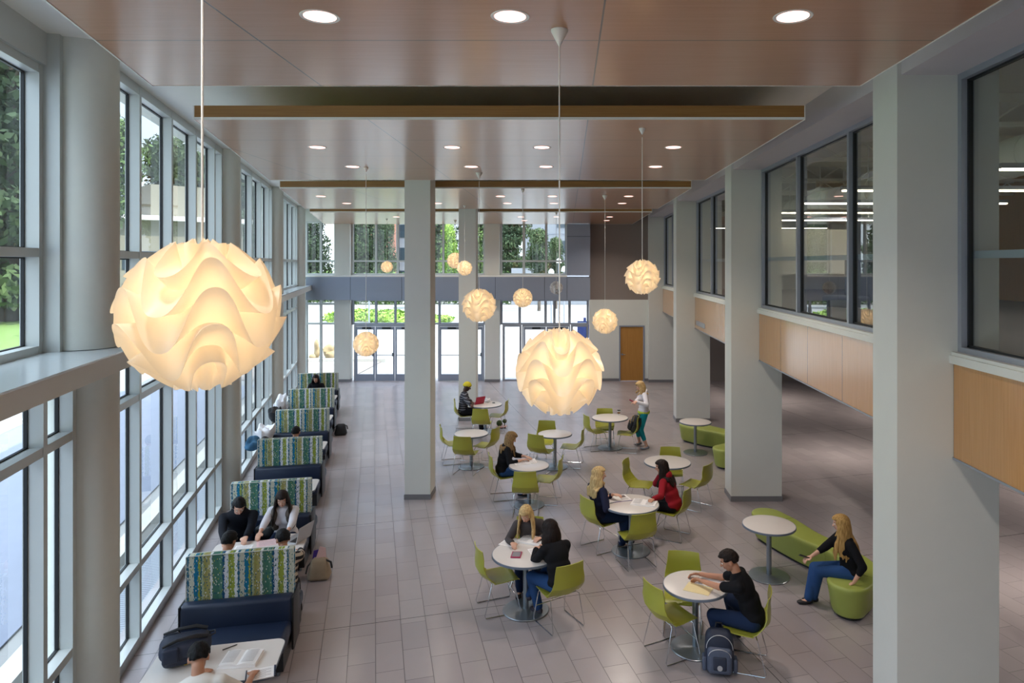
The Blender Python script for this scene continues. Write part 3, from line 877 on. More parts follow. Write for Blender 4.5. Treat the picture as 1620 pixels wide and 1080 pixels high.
# trees past the left lawn
tree('conifer', -44.2, 54, 25, 1.05, 'tall dark conifer filling the near upper window at the far left', rz=0.3)
tree('conifer', -57, 63, 26, 1.0, 'tall dark conifer at the left edge of the near upper window', rz=1.7)
tree('cone', -70, 83, 20, 1.3, 'dark tree behind the two tall conifers at the far left', rz=0.9)
for i, (x, y, h, w, k, l) in enumerate([
  (-57, 84, 22, 0.9, 'broad', 'green tree above the flat roofs in the first tall window pane'),
  (-56, 96, 21.5, 1.0, 'cone', 'ragged tree above the beige block, second tall pane'),
  (-60, 110, 22, 1.3, 'conifer', 'wide flat-topped conifer in the third tall pane'),
  (-62, 122, 25, 1.3, 'conifer', 'flat-topped dark conifer in the fourth tall pane'),
  (-62, 138, 27, 1.2, 'conifer', 'dark conifer seen far along the glass wall')]):
    tree(k, x, y, h, w, l, rz=i*1.3)
bldL = thing('beige_block', 'beige building with flat roofs and dark window strips beyond the left lawn', 'building', (-38.5, 58, 0), PI/4)
MB().box(0, 10.5, 0, 8, -0.06, 8.6).box(3, 8, 1, 6, 8.6, 11.6).build('wall', 'cream', bldL, smooth=0)
MB().box(-0.6, 11.1, -0.9, 8.6, 8.3, 8.7).build('roof_slab', 'white', bldL, smooth=0)
for z0, z1 in ((1.2, 2.8), (4.0, 5.6)):
    for k in range(3):
        MB().box(0.6+k*3.4, 3.2+k*3.4, -0.06, 0, z0, z1).build('window_strip', 'winglass', bldL, smooth=0)
hg = tag(MB().box(-95, -52, 88, 91, -0.05, 5.6).build('hedge_wall', 'bark'), 'dark hedge bank behind the lawn', 'hedge')
sc_ = tag(MB().add([(0, 0, 0), (1.6, 0.2, 0), (0.9, 0.9, 0), (1.0, 0.4, 2.4)], [(0, 2, 1), (0, 1, 3), (1, 2, 3), (2, 0, 3)]).build('lawn_sculpture', 'asphalt'), 'grey pointed sculpture standing on the lawn', 'sculpture')
sc_.location = (-33.5, 42, -0.02); sc_.scale = (1.6, 1.6, 1.6)

# behind the back wall: plaza, planting, rocks, trees, buildings
gplane('brick_apron', [(-15, 26.6), (-8.6, 26.6), (-8.6, 31.6), (-15, 31.6)], -0.03, 'taupe')
struct(MB().box(-15, -8.4, 31.6, 31.8, -0.06, 0.10).build('planter_kerb', 'curb'))
for i, (x, y, sx, sy, sz, l) in enumerate([(-11.35, 32.9, 0.36, 0.32, 0.40, 'large tan boulder outside the corner window'), (-12.1, 32.4, 0.14, 0.14, 0.16, 'small tan boulder left of the large one outside'), (-12.15, 33.2, 0.13, 0.13, 0.55, 'upright tan stone behind the boulders outside'),
        (8.2, 58, 1.6, 1.2, 0.9, 'tan boulder at the corner of the far planting bed')]):
    b = MB().ball((0, 0, 0), (sx, sy, sz), 22, 14)
    b.v = [tuple(Vector(p)*(1+0.55*noise.noise(Vector(p)*3.4+Vector((i*3, 0, 0))))) for p in b.v]
    o = tag(b.build('boulder', 'rock'), l, 'boulder'); o.location = (x, y, sz*0.5)
shrub('ground_cover', -15.6, 55, 0, 3.4, 3.0, 0.75, 'mound of bright green ground cover in the plaza, left', 3600, s=0.16)
shrub('ground_cover', -11.2, 52.5, 0, 2.2, 1.8, 0.5, 'low bright green mound beside the plaza bench', 2200, s=0.15, seed=2)
shrub('ground_cover', -22.5, 50.0, 0, 2.4, 2.2, 0.8, 'bright green mound seen through the corner window', 2200, s=0.15, seed=3)
b_ = thing('plaza_bench', 'concrete bench between the green mounds in the plaza', 'bench', (-13.6, 57.5, -0.05), 0.2)
MB().box(-1.0, 1.0, -0.3, 0.3, 0.75, 0.95).build('seat', 'greywall', b_)
MB().box(-0.8, -0.5, -0.2, 0.2, 0, 0.75).build('leg', 'greywall', b_); MB().box(0.5, 0.8, -0.2, 0.2, 0, 0.75).build('leg', 'greywall', b_)
gplane('planting_bed', [(3.0, 63), (9.5, 55.5), (10.5, 70), (5.5, 72)], -0.02, 'rock')
tree('cone', -31.5, 84, 14, 0.8, 'dark green tree in the corner upper window', rz=0.4)
tree('broad', -28.2, 93, 16, 0.7, 'tree behind the first back column', rz=1.0)
tree('cone', -25.2, 84, 14.5, 0.8, 'broad dark tree in the left back window pane', rz=2.0)
tree('cone', -21.8, 82, 9.6, 0.75, 'sloping dark tree beside the brick building', rz=3.0)
tree('cone', -16.6, 90, 14, 0.8, 'tall tree right of the big square column', rz=4.0)
tree('broad', -12.2, 96, 16, 0.8, 'leafy tree seen by the second square column', rz=5.0)
tree('pale', -14.4, 83, 9.0, 0.7, 'slim pale flowering tree between darker ones')
tree('conifer', -6.7, 84, 14, 0.75, 'dark spreading conifer in the right back window')
tree('ball', -2.7, 66, 7.6, 0.8, 'dark round tree in front of the pale building')
tree('ball', -1.1, 69, 6.9, 0.7, 'smaller round tree beside the dark round one')
for i, x in enumerate((-32, -27, -22.5, -18, -13.5, -9)):
    shrub('hedge', x, 77, 0, 3.6, 1.2, 3.8, 'stretch of dark hedge along the far plaza edge, ' + ['leftmost', 'second from left', 'third from left', 'third from right', 'second from right', 'rightmost'][i], 1800, 'leaf_mid', 0.16, 20+i)
bb = thing('brick_building', 'pinkish brick building with grey window bands beyond the trees', 'building', (-40, 106, 0))
MB().box(8.5, 13.2, 0, 12, 0, 20).build('wall', 'brickred', bb, smooth=0)
MB().box(13.2, 22, 1, 12, 0, 20).build('grey_wing', 'greywall', bb, smooth=0)
for z in range(5):
    MB().box(13.8, 21.4, 0.9, 1.0, 1.4+z*3.6, 3.4+z*3.6).build('window_band', 'winglass', bb, smooth=0)
pb = thing('pale_building', 'pale grey concrete building behind the round tree', 'building', (-6.0, 95, 0))
MB().box(0, 30, 0, 15, 0, 22).build('wall', 'greywall', pb, smooth=0)
for z, x in ((6.0, 4.6), (9.5, 4.6), (2.2, 4.6)):
    MB().box(x, x+2.0, -0.05, 0, z, z+1.7).build('window_unit', 'winglass', pb, smooth=0)
for zz in (5.2, 8.6): MB().box(0, 30, -0.03, 0, zz, zz+0.05).build('facade_joint', 'asphalt', pb, smooth=0)
lw = thing('low_wall', 'low concrete wall along the far edge of the plaza', 'wall', (-6.2, 76, 0))
MB().box(0, 14, 0, 0.5, -0.05, 4.0).box(3.2, 3.9, -0.1, 0.6, -0.05, 4.3).build('wall', 'greywall', lw, smooth=0)
for i, (x, y, h, l) in enumerate([(-1.15, 50, 4.1, 'left of three white globe path lights'), (-0.65, 54, 4.9, 'middle of three white globe path lights'), (-0.2, 48, 4.3, 'right of three white globe path lights')]):
    g = thing('path_light', l, 'lamp post', (x, y, -0.05)); MB().tube((0, 0, 0), (0, 0, h-0.2), 0.05, n=8).build('pole', 'darkframe', g)
    MB().lathe([(0.22, h-0.3), (0.2, h-0.1), (0.12, h+0.04), (0.0, h+0.08)], n=20).build('lamp_dome', 'white', g)
fp = tag(MB().box(0, 0.12, 0, 0.1, 0, 2.1).box(-0.28, 0.4, -0.02, 0.0, 1.2, 1.95).build('banner', mat('blue_banner', '2C3C78', 0.6)), 'blue and white banner outside the rightmost glass', 'banner')
fp.location = (0.75, 31.0, -0.05)
wm = MB().path([(0,0,0),(0,0,3.1)], 0.045, 8)
o = tag(wm.build('sign_pole', 'darkframe'), 'thin dark pole outside the left glazed doors', 'pole'); o.location = (-11.6, 40, -0.05)

struct(MB().box(7.5, 14.2, 26.5, 37, -0.05, 8.2).build('shade_wing', 'cream', smooth=0))  # unseen wing, added to shade the plaza by the right doors
# ================================================================ cafe chairs
def chair_shell():
    prof = [(0.235, 0.418, 0.195), (0.215, 0.437, 0.205), (0.12, 0.436, 0.215), (0.0, 0.428, 0.225), (-0.11, 0.428, 0.232), (-0.17, 0.437, 0.236),
            (-0.205, 0.462, 0.238), (-0.228, 0.505, 0.236), (-0.250, 0.56, 0.230), (-0.246, 0.64, 0.216), (-0.240, 0.73, 0.203), (-0.250, 0.81, 0.194), (-0.258, 0.845, 0.190)]
    nu = 17
    q_ = prof[:5]
    for a_, b_ in zip(prof[4:-1], prof[5:]):
        if a_ is not prof[4]: q_.append(tuple((u_+v_)/2 for u_, v_ in zip(a_, b_)))
        q_.append(b_)
    prof = q_
    def pt(i, u):
        y, z, w = prof[i]
        if i <= 3: z = z-0.012*(1-u*u)
        if i >= 5:
            k = min(1, (i-4)/9.0)
            y = y-0.030*k*(1-u*u)                       # hollow of the upper back
            t_ = max(0.0, (z-0.445)/0.20)               # folded lower corners meet the back along a V crease
            if z < 0.645 and abs(u) > t_: y += (abs(u)-t_)*0.075
        return (u*w, y, z)
    def part(i0, i1):
        t = 0.010; vs, fs = [], []
        n = i1-i0+1
        for s_ in (0, 1):
            for i in range(i0, i1+1):
                for j in range(nu):
                    u = -1+2*j/(nu-1); p = Vector(pt(i, u))
                    a = Vector(pt(min(i+1, len(prof)-1), u))-Vector(pt(max(i-1, 0), u)); b = Vector(pt(i, min(1, u+.1)))-Vector(pt(i, max(-1, u-.1)))
                    nn = a.cross(b).normalized()
                    vs.append(tuple(p-nn*t*s_))
        o = n*nu
        for i in range(n-1):
            for j in range(nu-1):
                a = i*nu+j; fs.append((a, a+1, a+nu+1, a+nu)); a += o; fs.append((a+nu, a+nu+1, a+1, a))
        for i in range(n-1):
            for j in (0, nu-1):
                a = i*nu+j; fs.append((a, a+nu, a+nu+o, a+o) if j == 0 else (a+o, a+nu+o, a+nu, a))
        for j in range(nu-1):
            fs.append((j+1, j, j+o, j+1+o)); a = (n-1)*nu+j; fs.append((a, a+1, a+1+o, a+o))
        b = MB(); b.add(vs, fs); return b
    return part(0, 5), part(5, len(prof)-1)
def make_chair():
    t = thing('cafe_chair', '', 'chair')
    a, b = chair_shell()
    a.build('seat', 'lime', t, smooth=50); b.build('backrest', 'lime', t, smooth=14)
    for s_ in (-1, 1):
        x = 0.205*s_; xi = 0.17*s_
        MB().path([(xi, 0.14, 0.412), (x, 0.155, 0.39), (x*1.1, 0.235, 0.04), (x*1.1, 0.222, 0.008), (x*1.1, -0.225, 0.008), (x*1.1, -0.238, 0.04), (x, -0.145, 0.39), (xi, -0.13, 0.412)], 0.0062, 8).build('side_frame', 'chrome', t)
    MB().path([(-0.17, 0.14, 0.412), (0.17, 0.14, 0.412)], 0.0062, 8).build('crossbar', 'chrome', t)
    MB().path([(-0.17, -0.13, 0.412), (0.17, -0.13, 0.412)], 0.0062, 8).build('crossbar', 'chrome', t)
    MB().path([(-0.216, 0.195, 0.2), (0.216, 0.195, 0.2)], 0.0055, 8).build('stretcher', 'chrome', t)
    return t
chair0 = make_chair(); used = [False]
def chair(x, y, deg, label, group=None):
    """deg: the way the sitter looks, 0 = +Y, 90 = -X"""
    o = chair0 if not used[0] else copy_tree(chair0)
    used[0] = True
    o.location = (x, y, 0); o.rotation_euler = (0, 0, math.radians(deg)); o['label'] = label
    o['group'] = group or 'lime green cafe chairs'
    return o
# ---------------------------------------------------------------- round tables
def make_table(R, Rb, name='round_table'):
    t = thing(name, '', 'table')
    MB().lathe([(0.0, 0.720), (R-0.004, 0.720), (R-0.004, 0.745), (R-0.012, 0.747), (0.0, 0.747)], n=64).build('tabletop', 'tabletop', t)
    MB().lathe([(R-0.004, 0.716), (R+0.002, 0.718), (R+0.003, 0.732), (R+0.001, 0.744), (R-0.004, 0.746)], n=64).build('edge_band', 'tableedge', t)
    MB().lathe([(0.036, 0.015), (0.036, 0.70), (0.12, 0.708), (0.12, 0.720)], n=28).build('column', 'steel', t)
    MB().lathe([(Rb, 0.006), (Rb, 0.012), (Rb-0.006, 0.018), (0.06, 0.022), (0.04, 0.03), (0.036, 0.03)], n=64).build('base', 'steel', t)
    MB().lathe([(Rb-0.01, 0.0), (Rb-0.002, 0.002), (Rb-0.002, 0.006), (Rb-0.01, 0.006)], n=48).build('base_ring', 'black', t)
    return t
TT = {}
proto_t = {}
def table(key, px, py, D_, label, group='round cafe tables'):
    Y = (4.5-0.747)*1080/(py-417); X = gx(px, Y)
    k = 'B' if D_ > 0.8 else 'S'
    if k not in proto_t: o = proto_t[k] = make_table(0.44 if k == 'B' else 0.375, 0.30 if k == 'B' else 0.285)
    else: o = copy_tree(proto_t[k])
    o.location = (X, Y, 0); o['label'] = label; o['group'] = group
    TT[key] = Vector((X, Y, 0)); return o
table('T1', 768, 639, .88, 'round table with the red laptop, before the second square column')
table('T2', 745.5, 685, .74, 'empty round table left of the seated woman in black')
table('T3', 878, 685.5, .74, 'empty round table right of and behind the woman in black')
table('T4', 837, 735.5, .74, 'round table where the woman in black writes on papers')
table('T5', 998, 796, .86, 'round table shared by the curly blonde and the red hoodie')
table('T6', 1055.7, 730, .88, 'empty round table behind the girl in the red hoodie')
table('T10', 965, 660, .88, 'round table with a lone paper coffee cup')
table('T8', 832, 874, .87, 'round table of the two women in grey and black cardigans')
table('T9', 1100, 924, .76, 'nearest round table, where the man in black reads')
table('T7', 1100, 666.5, .735, 'round table standing at the far green bench', 'round lounge tables')
table('T11', 1216.5, 829, .75, 'round table standing at the near green bench', 'round lounge tables')
def pc(px, py, deg, label, group=None):
    """chair by the picture position of its seat centre"""
    p = gnd(px, py, 0.44)
    chair(p.x, p.y, deg, label, group)
CH = [
 (763, 668, -4, 'front chair of the red laptop table, its back to the camera'),
 (787, 656, 84, 'side-on chair at the right of the red laptop table'),
 (735, 655, -80, 'chair under the person in the yellow beanie'),
 (716, 700, -75, 'side-on chair left of the empty table beside the woman in black'),
 (738, 715, -12, 'chair with its back to the camera at the empty left table'),
 (768, 703, 68, 'chair right of the empty left table, just behind the woman in black'),
 (862, 697, 172, 'far chair peeking over the empty middle table'),
 (857, 712, -28, 'chair seen from behind at the left of the empty middle table'),
 (904, 705, 82, 'side-on chair at the right of the empty middle table'),
 (797, 750, -75, 'chair under the woman in black who writes'),
 (832, 774, 0, 'front chair of the writing woman\'s table, back to the camera'),
 (866, 756, 80, 'side-on chair at the right of the writing woman\'s table'),
 (950, 822, -58, 'chair under the curly blonde woman'),
 (1064, 806, 62, 'chair under the girl in the red hoodie'),
 (1006, 845, 20, 'chair turned away from the camera before the two open books'),
 (1062, 745, 176, 'far chair behind the empty table near the column'),
 (1011, 764, -112, 'pale-edged chair left of the empty table near the column'),
 (1100, 764, 52, 'chair by itself at the right of the empty table near the column'),
 (957, 675, 178, 'far chair behind the coffee cup table'),
 (943, 681, -70, 'left chair of the coffee cup table, side on'),
 (992, 684, 82, 'chair at the right of the coffee cup table with a backpack on it'),
 (788, 908, -68, 'empty chair left of the two women in cardigans'),
 (884, 930, 32, 'chair under the dark-haired woman in the black cardigan'),
 (835, 873, 176, 'far chair under the blonde woman in the grey cardigan'),
 (1080, 938, 168, 'far chair behind the nearest round table'),
 (1062, 970, -62, 'nearest empty chair, left of the nearest table'),
 (1178, 987, 72, 'chair under the man in the black T-shirt'),
]
for c in CH: pc(*c)

# ================================================================ green lounge benches
def bench(pts, label):
    """pts: (x, y, half width) along the centre line; upholstered block with a dark plinth"""
    P = []
    n = 40
    def cr(p0, p1, p2, p3, t): return 0.5*((2*p1)+(-p0+p2)*t+(2*p0-5*p1+4*p2-p3)*t*t+(-p0+3*p1-3*p2+p3)*t**3)
    q = [np.array(p) for p in pts]; q = [2*q[0]-q[1]]+q+[2*q[-1]-q[-2]]
    for i in range(1, len(q)-2):
        for j in range(10): P.append(cr(q[i-1], q[i], q[i+1], q[i+2], j/10))
    P.append(q[-2])
    L, R_ = [], []
    for i, p in enumerate(P):
        d = P[min(i+1, len(P)-1)]-P[max(i-1, 0)]; d = d[:2]/np.linalg.norm(d[:2]); nrm = np.array([-d[1], d[0]])
        L.append(p[:2]+nrm*p[2]); R_.append(p[:2]-nrm*p[2])
    def cap(p, d, w):
        a0 = math.atan2(d[1], d[0])
        return [p[:2]+w*np.array([math.cos(a0-PI/2+PI*k/12), math.sin(a0-PI/2+PI*k/12)]) for k in range(1, 12)]
    d1 = P[-1]-P[-2]; d0 = P[0]-P[1]
    out = R_+cap(P[-1], d1, P[-1][2])+L[::-1]+cap(P[0], d0, P[0][2])
    c = sum(out)/len(out)
    N = len(out)
    def ring(off, z):
        r = []
        for i in range(N):
            d = out[(i+1) % N]-out[i-1]; d = d/np.linalg.norm(d); nr = np.array([d[1], -d[0]])
            p = out[i]+nr*off; r.append((p[0]-c[0], p[1]-c[1], z))
        return r
    t = thing('lounge_bench', label, 'bench', (c[0], c[1], 0), 0, 'curved green lounge benches')
    b = MB()
    rings = [ring(-0.075, 0.045), ring(-0.05, 0.10), ring(-0.01, 0.36), ring(0.0, 0.405), ring(-0.012, 0.43), ring(-0.035, 0.437)]
    vs = sum(rings, []); fs = []
    for k in range(len(rings)-1):
        for i in range(N): fs.append((k*N+i, k*N+(i+1) % N, (k+1)*N+(i+1) % N, (k+1)*N+i))
    b.add(vs, fs)
    # top as strips across the bench
    o = (len(rings)-1)*N; nR = len(R_); top = []
    rr = list(range(nR)); cp = 11
    ll = [nR+cp+nR-1-i for i in range(nR)]
    for i in range(nR-1): top.append((o+rr[i], o+rr[i+1], o+ll[i+1], o+ll[i]))
    b.f += top
    b.f.append(tuple([o+rr[-1]]+[o+nR+k for k in range(cp)]+[o+ll[-1]]))
    b.f.append(tuple([o+ll[0]]+[o+2*nR+cp+k for k in range(cp)]+[o+rr[0]]))
    b.build('upholstery', 'limeup', t, smooth=50)
    pl = MB(); r0, r1 = ring(-0.11, 0.0), ring(-0.11, 0.046)
    pl.add(r0+r1, [(i, (i+1) % N, N+(i+1) % N, N+i) for i in range(N)]); pl.build('plinth', 'black', t)
    # seams over the top and down the sides
    for k in (8, nR//2, nR-9):
        a = rings; s_ = MB()
        pa = [Vector(a[q][rr[k]]) for q in range(1, 6)]; pb = [Vector(a[q][ll[k]]) for q in range(1, 6)]
        s_.path([p+Vector((0, 0, 0.0008)) for p in pa]+[p+Vector((0, 0, 0.0012)) for p in reversed(pb)], 0.0022, 6)
        s_.build('seam', mat('lime_seam_thread', '6F8534', 0.6) if 'seam' not in M else M['seam'], t)
    return t
M['seam'] = mat('lime_seam_thread', '6F8534', 0.6)
bench([(3.27, 11.15, .25), (3.42, 10.75, .26), (3.60, 10.25, .22), (3.84, 9.80, .19), (3.98, 9.35, .20), (3.87, 9.0, .23), (3.62, 8.76, .27)], 'curved lime green bench with the long-haired blonde woman on it')
bench([(3.12, 17.35, .27), (3.45, 16.95, .27), (3.80, 16.6, .22), (4.05, 16.2, .19), (4.05, 15.8, .20), (3.82, 15.4, .24), (3.50, 15.1, .28)], 'empty curved lime green bench half behind the white column')

# ================================================================ booths along the glass
BA = math.atan(0.21)
def booth_loc(Y, along=0.575):
    xr = -3.18-0.295*(Y-7.97)
    return Vector((xr-along*math.cos(BA), Y-along*math.sin(BA), 0))
W2 = 0.575
def make_booth():
    t = thing('booth_bench', '', 'booth bench')
    MB().rbox(-W2, W2, -0.045, 0.045, 0.12, 1.20, 0.015).build('screen_panel', 'weave', t)
    pp = MB()
    for y in (-0.045, 0.045):
        pp.path([(-W2+0.004, y, 0.2), (-W2+0.004, y, 1.19), (-W2+0.012, y, 1.198), (W2-0.012, y, 1.198), (W2-0.004, y, 1.19), (W2-0.004, y, 0.2)], 0.0045, 6)
    pp.build('piping', 'piping', t)
    for s_ in (-1, 1):
        y0, y1 = sorted((s_*0.037, s_*0.20))
        MB().rbox(-W2-0.03, W2+0.01, y0, y1, 0.36, 0.705, 0.045).build('back_cushion', 'navy', t)
        y0, y1 = sorted((s_*0.037, s_*0.62))
        MB().rbox(-W2-0.02, W2, y0, y1, 0.27, 0.44, 0.05).build('seat', 'navy', t)
        y0, y1 = sorted((s_*0.05, s_*0.55))
        MB().box(-W2+0.02, W2-0.02, y0, y1, 0.06, 0.27).build('seat_base', 'black', t)
        for x in (-W2+0.08, W2-0.08):
            MB().lathe([(0.018, 0.0), (0.02, 0.06)], (x, s_*0.5, 0), 10).build('foot', 'steel', t)
    for x in (-W2-0.02, W2+0.012):
        MB().rbox(x-0.012, x+0.012, -0.20, 0.20, 0.10, 0.70, 0.01).build('end_panel', 'black', t)
    return t
bt = ['high-backed striped booth bench nearest the camera, mostly below the picture', 'striped booth bench behind the open books table, nearest in view', 'striped booth bench behind the long-haired girl, second in the row',
      'striped booth bench with a navy back, third in the row along the glass', 'striped booth bench before the dark head of hair, fourth in the row', 'striped booth bench below the dark-haired face, fifth in the row', 'farthest striped booth bench, facing the dark-haired person']
BY = [5.30]+[7.97+2.55*i for i in range(6)]
b0 = make_booth()
for i, Y in enumerate(BY):
    o = b0 if i == 0 else copy_tree(b0)
    o.location = booth_loc(Y); o.rotation_euler = (0, 0, BA); o['label'] = bt[i]; o['group'] = 'striped booth benches along the glass'
def make_btable():
    t = thing('booth_table', '', 'table')
    a, c, r = 0.575, 0.335, 0.09
    def rr(a, c, r):
        q = []
        for (sx, sy, k) in ((1, 1, 0), (-1, 1, 1), (-1, -1, 2), (1, -1, 3)):
            for j in range(7):
                th = PI/2*k+PI/2*j/6; q.append((sx*(a-r)+r*math.cos(th), sy*(c-r)+r*math.sin(th)))
        return q
    MB().prism(rr(a, c, r), 0.70, 0.725).build('tabletop', 'tabletop', t)
    MB().prism(rr(a+0.003, c+0.003, r), 0.697, 0.7225).build('edge_band', 'tableedge', t)
    MB().lathe([(0.05, 0.02), (0.045, 0.68), (0.15, 0.697)], n=20).build('pedestal', 'steel', t)
    MB().rbox(-0.36, 0.36, -0.2, 0.2, 0.0, 0.022, 0.01).build('base', 'steel', t)
    return t
bl_ = ['booth table with the thick open textbook, at the lower left', 'booth table of the four students with the silver laptop', 'white booth table in the third booth from the camera', 'white booth table in the fourth booth from the camera', 'white booth table in the fifth booth from the camera', 'farthest white booth table, by the dark-haired person']
bt0 = make_btable(); BT = []
for i in range(6):
    o = bt0 if i == 0 else copy_tree(bt0)
    yc = BY[i+1]-1.40
    p = booth_loc(yc); o.location = p; o.rotation_euler = (0, 0, BA); o['label'] = bl_[i]; o['group'] = 'white booth tables'
    BT.append(Matrix.Translation(p) @ Matrix.Rotation(BA, 4, 'Z'))
# ================================================================ people
def hair_mat(name, a, b):
    t = NT(name); nz = t.new('TexNoise'); nz.inputs['Scale'].default_value = 4; nz.inputs['Detail'].default_value = 6
    t.link(t.coord((22, 22, 2.0)), nz.inputs['Vector'])
    t.link(t.ramp(nz.outputs[0], [(0.35, srgb(a)), (0.65, srgb(b))]), t.b.inputs['Base Color'])
    t.b.inputs['Roughness'].default_value = 0.55; t.b.inputs['Specular IOR Level'].default_value = 0.18; t.bump(nz.outputs[0], 0.8, 0.008); return t.m
def cloth(name, c, r=0.85, b=0.25):
    return mat(name, c, r, var=0.12, scale=7, bump=b, bscale=14, spec=0.2)
def stripe_mat(name, a, b, pitch, duty):
    t = NT(name); tc = t.new('TexCoord'); sp = t.new('SeparateXYZ'); t.link(tc.outputs['Object'], sp.inputs[0])
    f = t.math('FRACT', t.math('DIVIDE', sp.outputs['Z'], pitch))
    t.link(t.mix(t.math('GREATER_THAN', f, duty), srgb(a), srgb(b)), t.b.inputs['Base Color']); t.b.inputs['Roughness'].default_value = 0.85
    return t.m
HM = {'dark': hair_mat('dark_brown_hair', '16100E', '2B1E19'), 'black': hair_mat('black_hair', '0D0C0E', '1C1A1C'), 'blonde': hair_mat('blonde_hair', 'A88556', 'DCC08A'),
      'dirty': hair_mat('light_brown_hair', '6E5438', 'A58659'), 'straw': hair_mat('straw_blonde_hair', '9A7440', 'CDA566')}
SK = {'fair': mat('fair_skin', 'D3A48C', 0.5, var=0.04), 'tan': mat('tan_skin', 'B98468', 0.5, var=0.04), 'deep': mat('dark_skin', '4A3026', 0.45, var=0.05)}
M['eyewhite'] = mat('eye_white', 'E9E5E0', 0.3); M['iris'] = mat('dark_iris', '1B120D', 0.2); M['lip'] = mat('lip_skin', 'A85A50', 0.45)

def blobs_mesh(prims, voxel, smooth=3, name='body'):
    b = MB()
    for p in prims:
        if p[0] == 'cap':
            _, a, c, r0, r1 = p
            b.path([a, c], [r0, r1], 14); b.ball(a, r0, 14, 8); b.ball(c, r1, 14, 8)
        else:
            _, c, r, R = p
            b.ball(c, r, 20, 12, R)
    me = b.mesh(name+'_raw', 0)
    o = bpy.data.objects.new('raw', me); COL.objects.link(o)
    m = o.modifiers.new('r', 'REMESH'); m.mode = 'VOXEL'; m.voxel_size = voxel
    s = o.modifiers.new('s', 'SMOOTH'); s.factor = 0.5; s.iterations = smooth
    dg = bpy.context.evaluated_depsgraph_get(); dg.update()
    out = bpy.data.meshes.new_from_object(o.evaluated_get(dg))
    bpy.data.objects.remove(o); bpy.data.meshes.remove(me)
    out.name = name; out.shade_smooth()
    return out
def put(me, name, m, parent):
    me.materials.clear(); me.materials.append(m if not isinstance(m, str) else M[m])
    o = bpy.data.objects.new(name, me); COL.objects.link(o); o.parent = parent; return o
def axes(z, f=None):
    z = z.normalized(); y = (f or Vector((0, 1, 0))); y = (y-z*y.dot(z)).normalized(); x = y.cross(z)
    return Matrix((x, y, z)).transposed()
def ik(S, Wt, l1, l2, pole):
    d = Wt-S; L = min(d.length, (l1+l2)*0.995); d.normalize(); Wt = S+d*L
    a = (l1*l1-l2*l2+L*L)/(2*L); h = math.sqrt(max(0, l1*l1-a*a))
    p = pole-d*pole.dot(d); p.normalize()
    return S+d*a+p*h, Wt

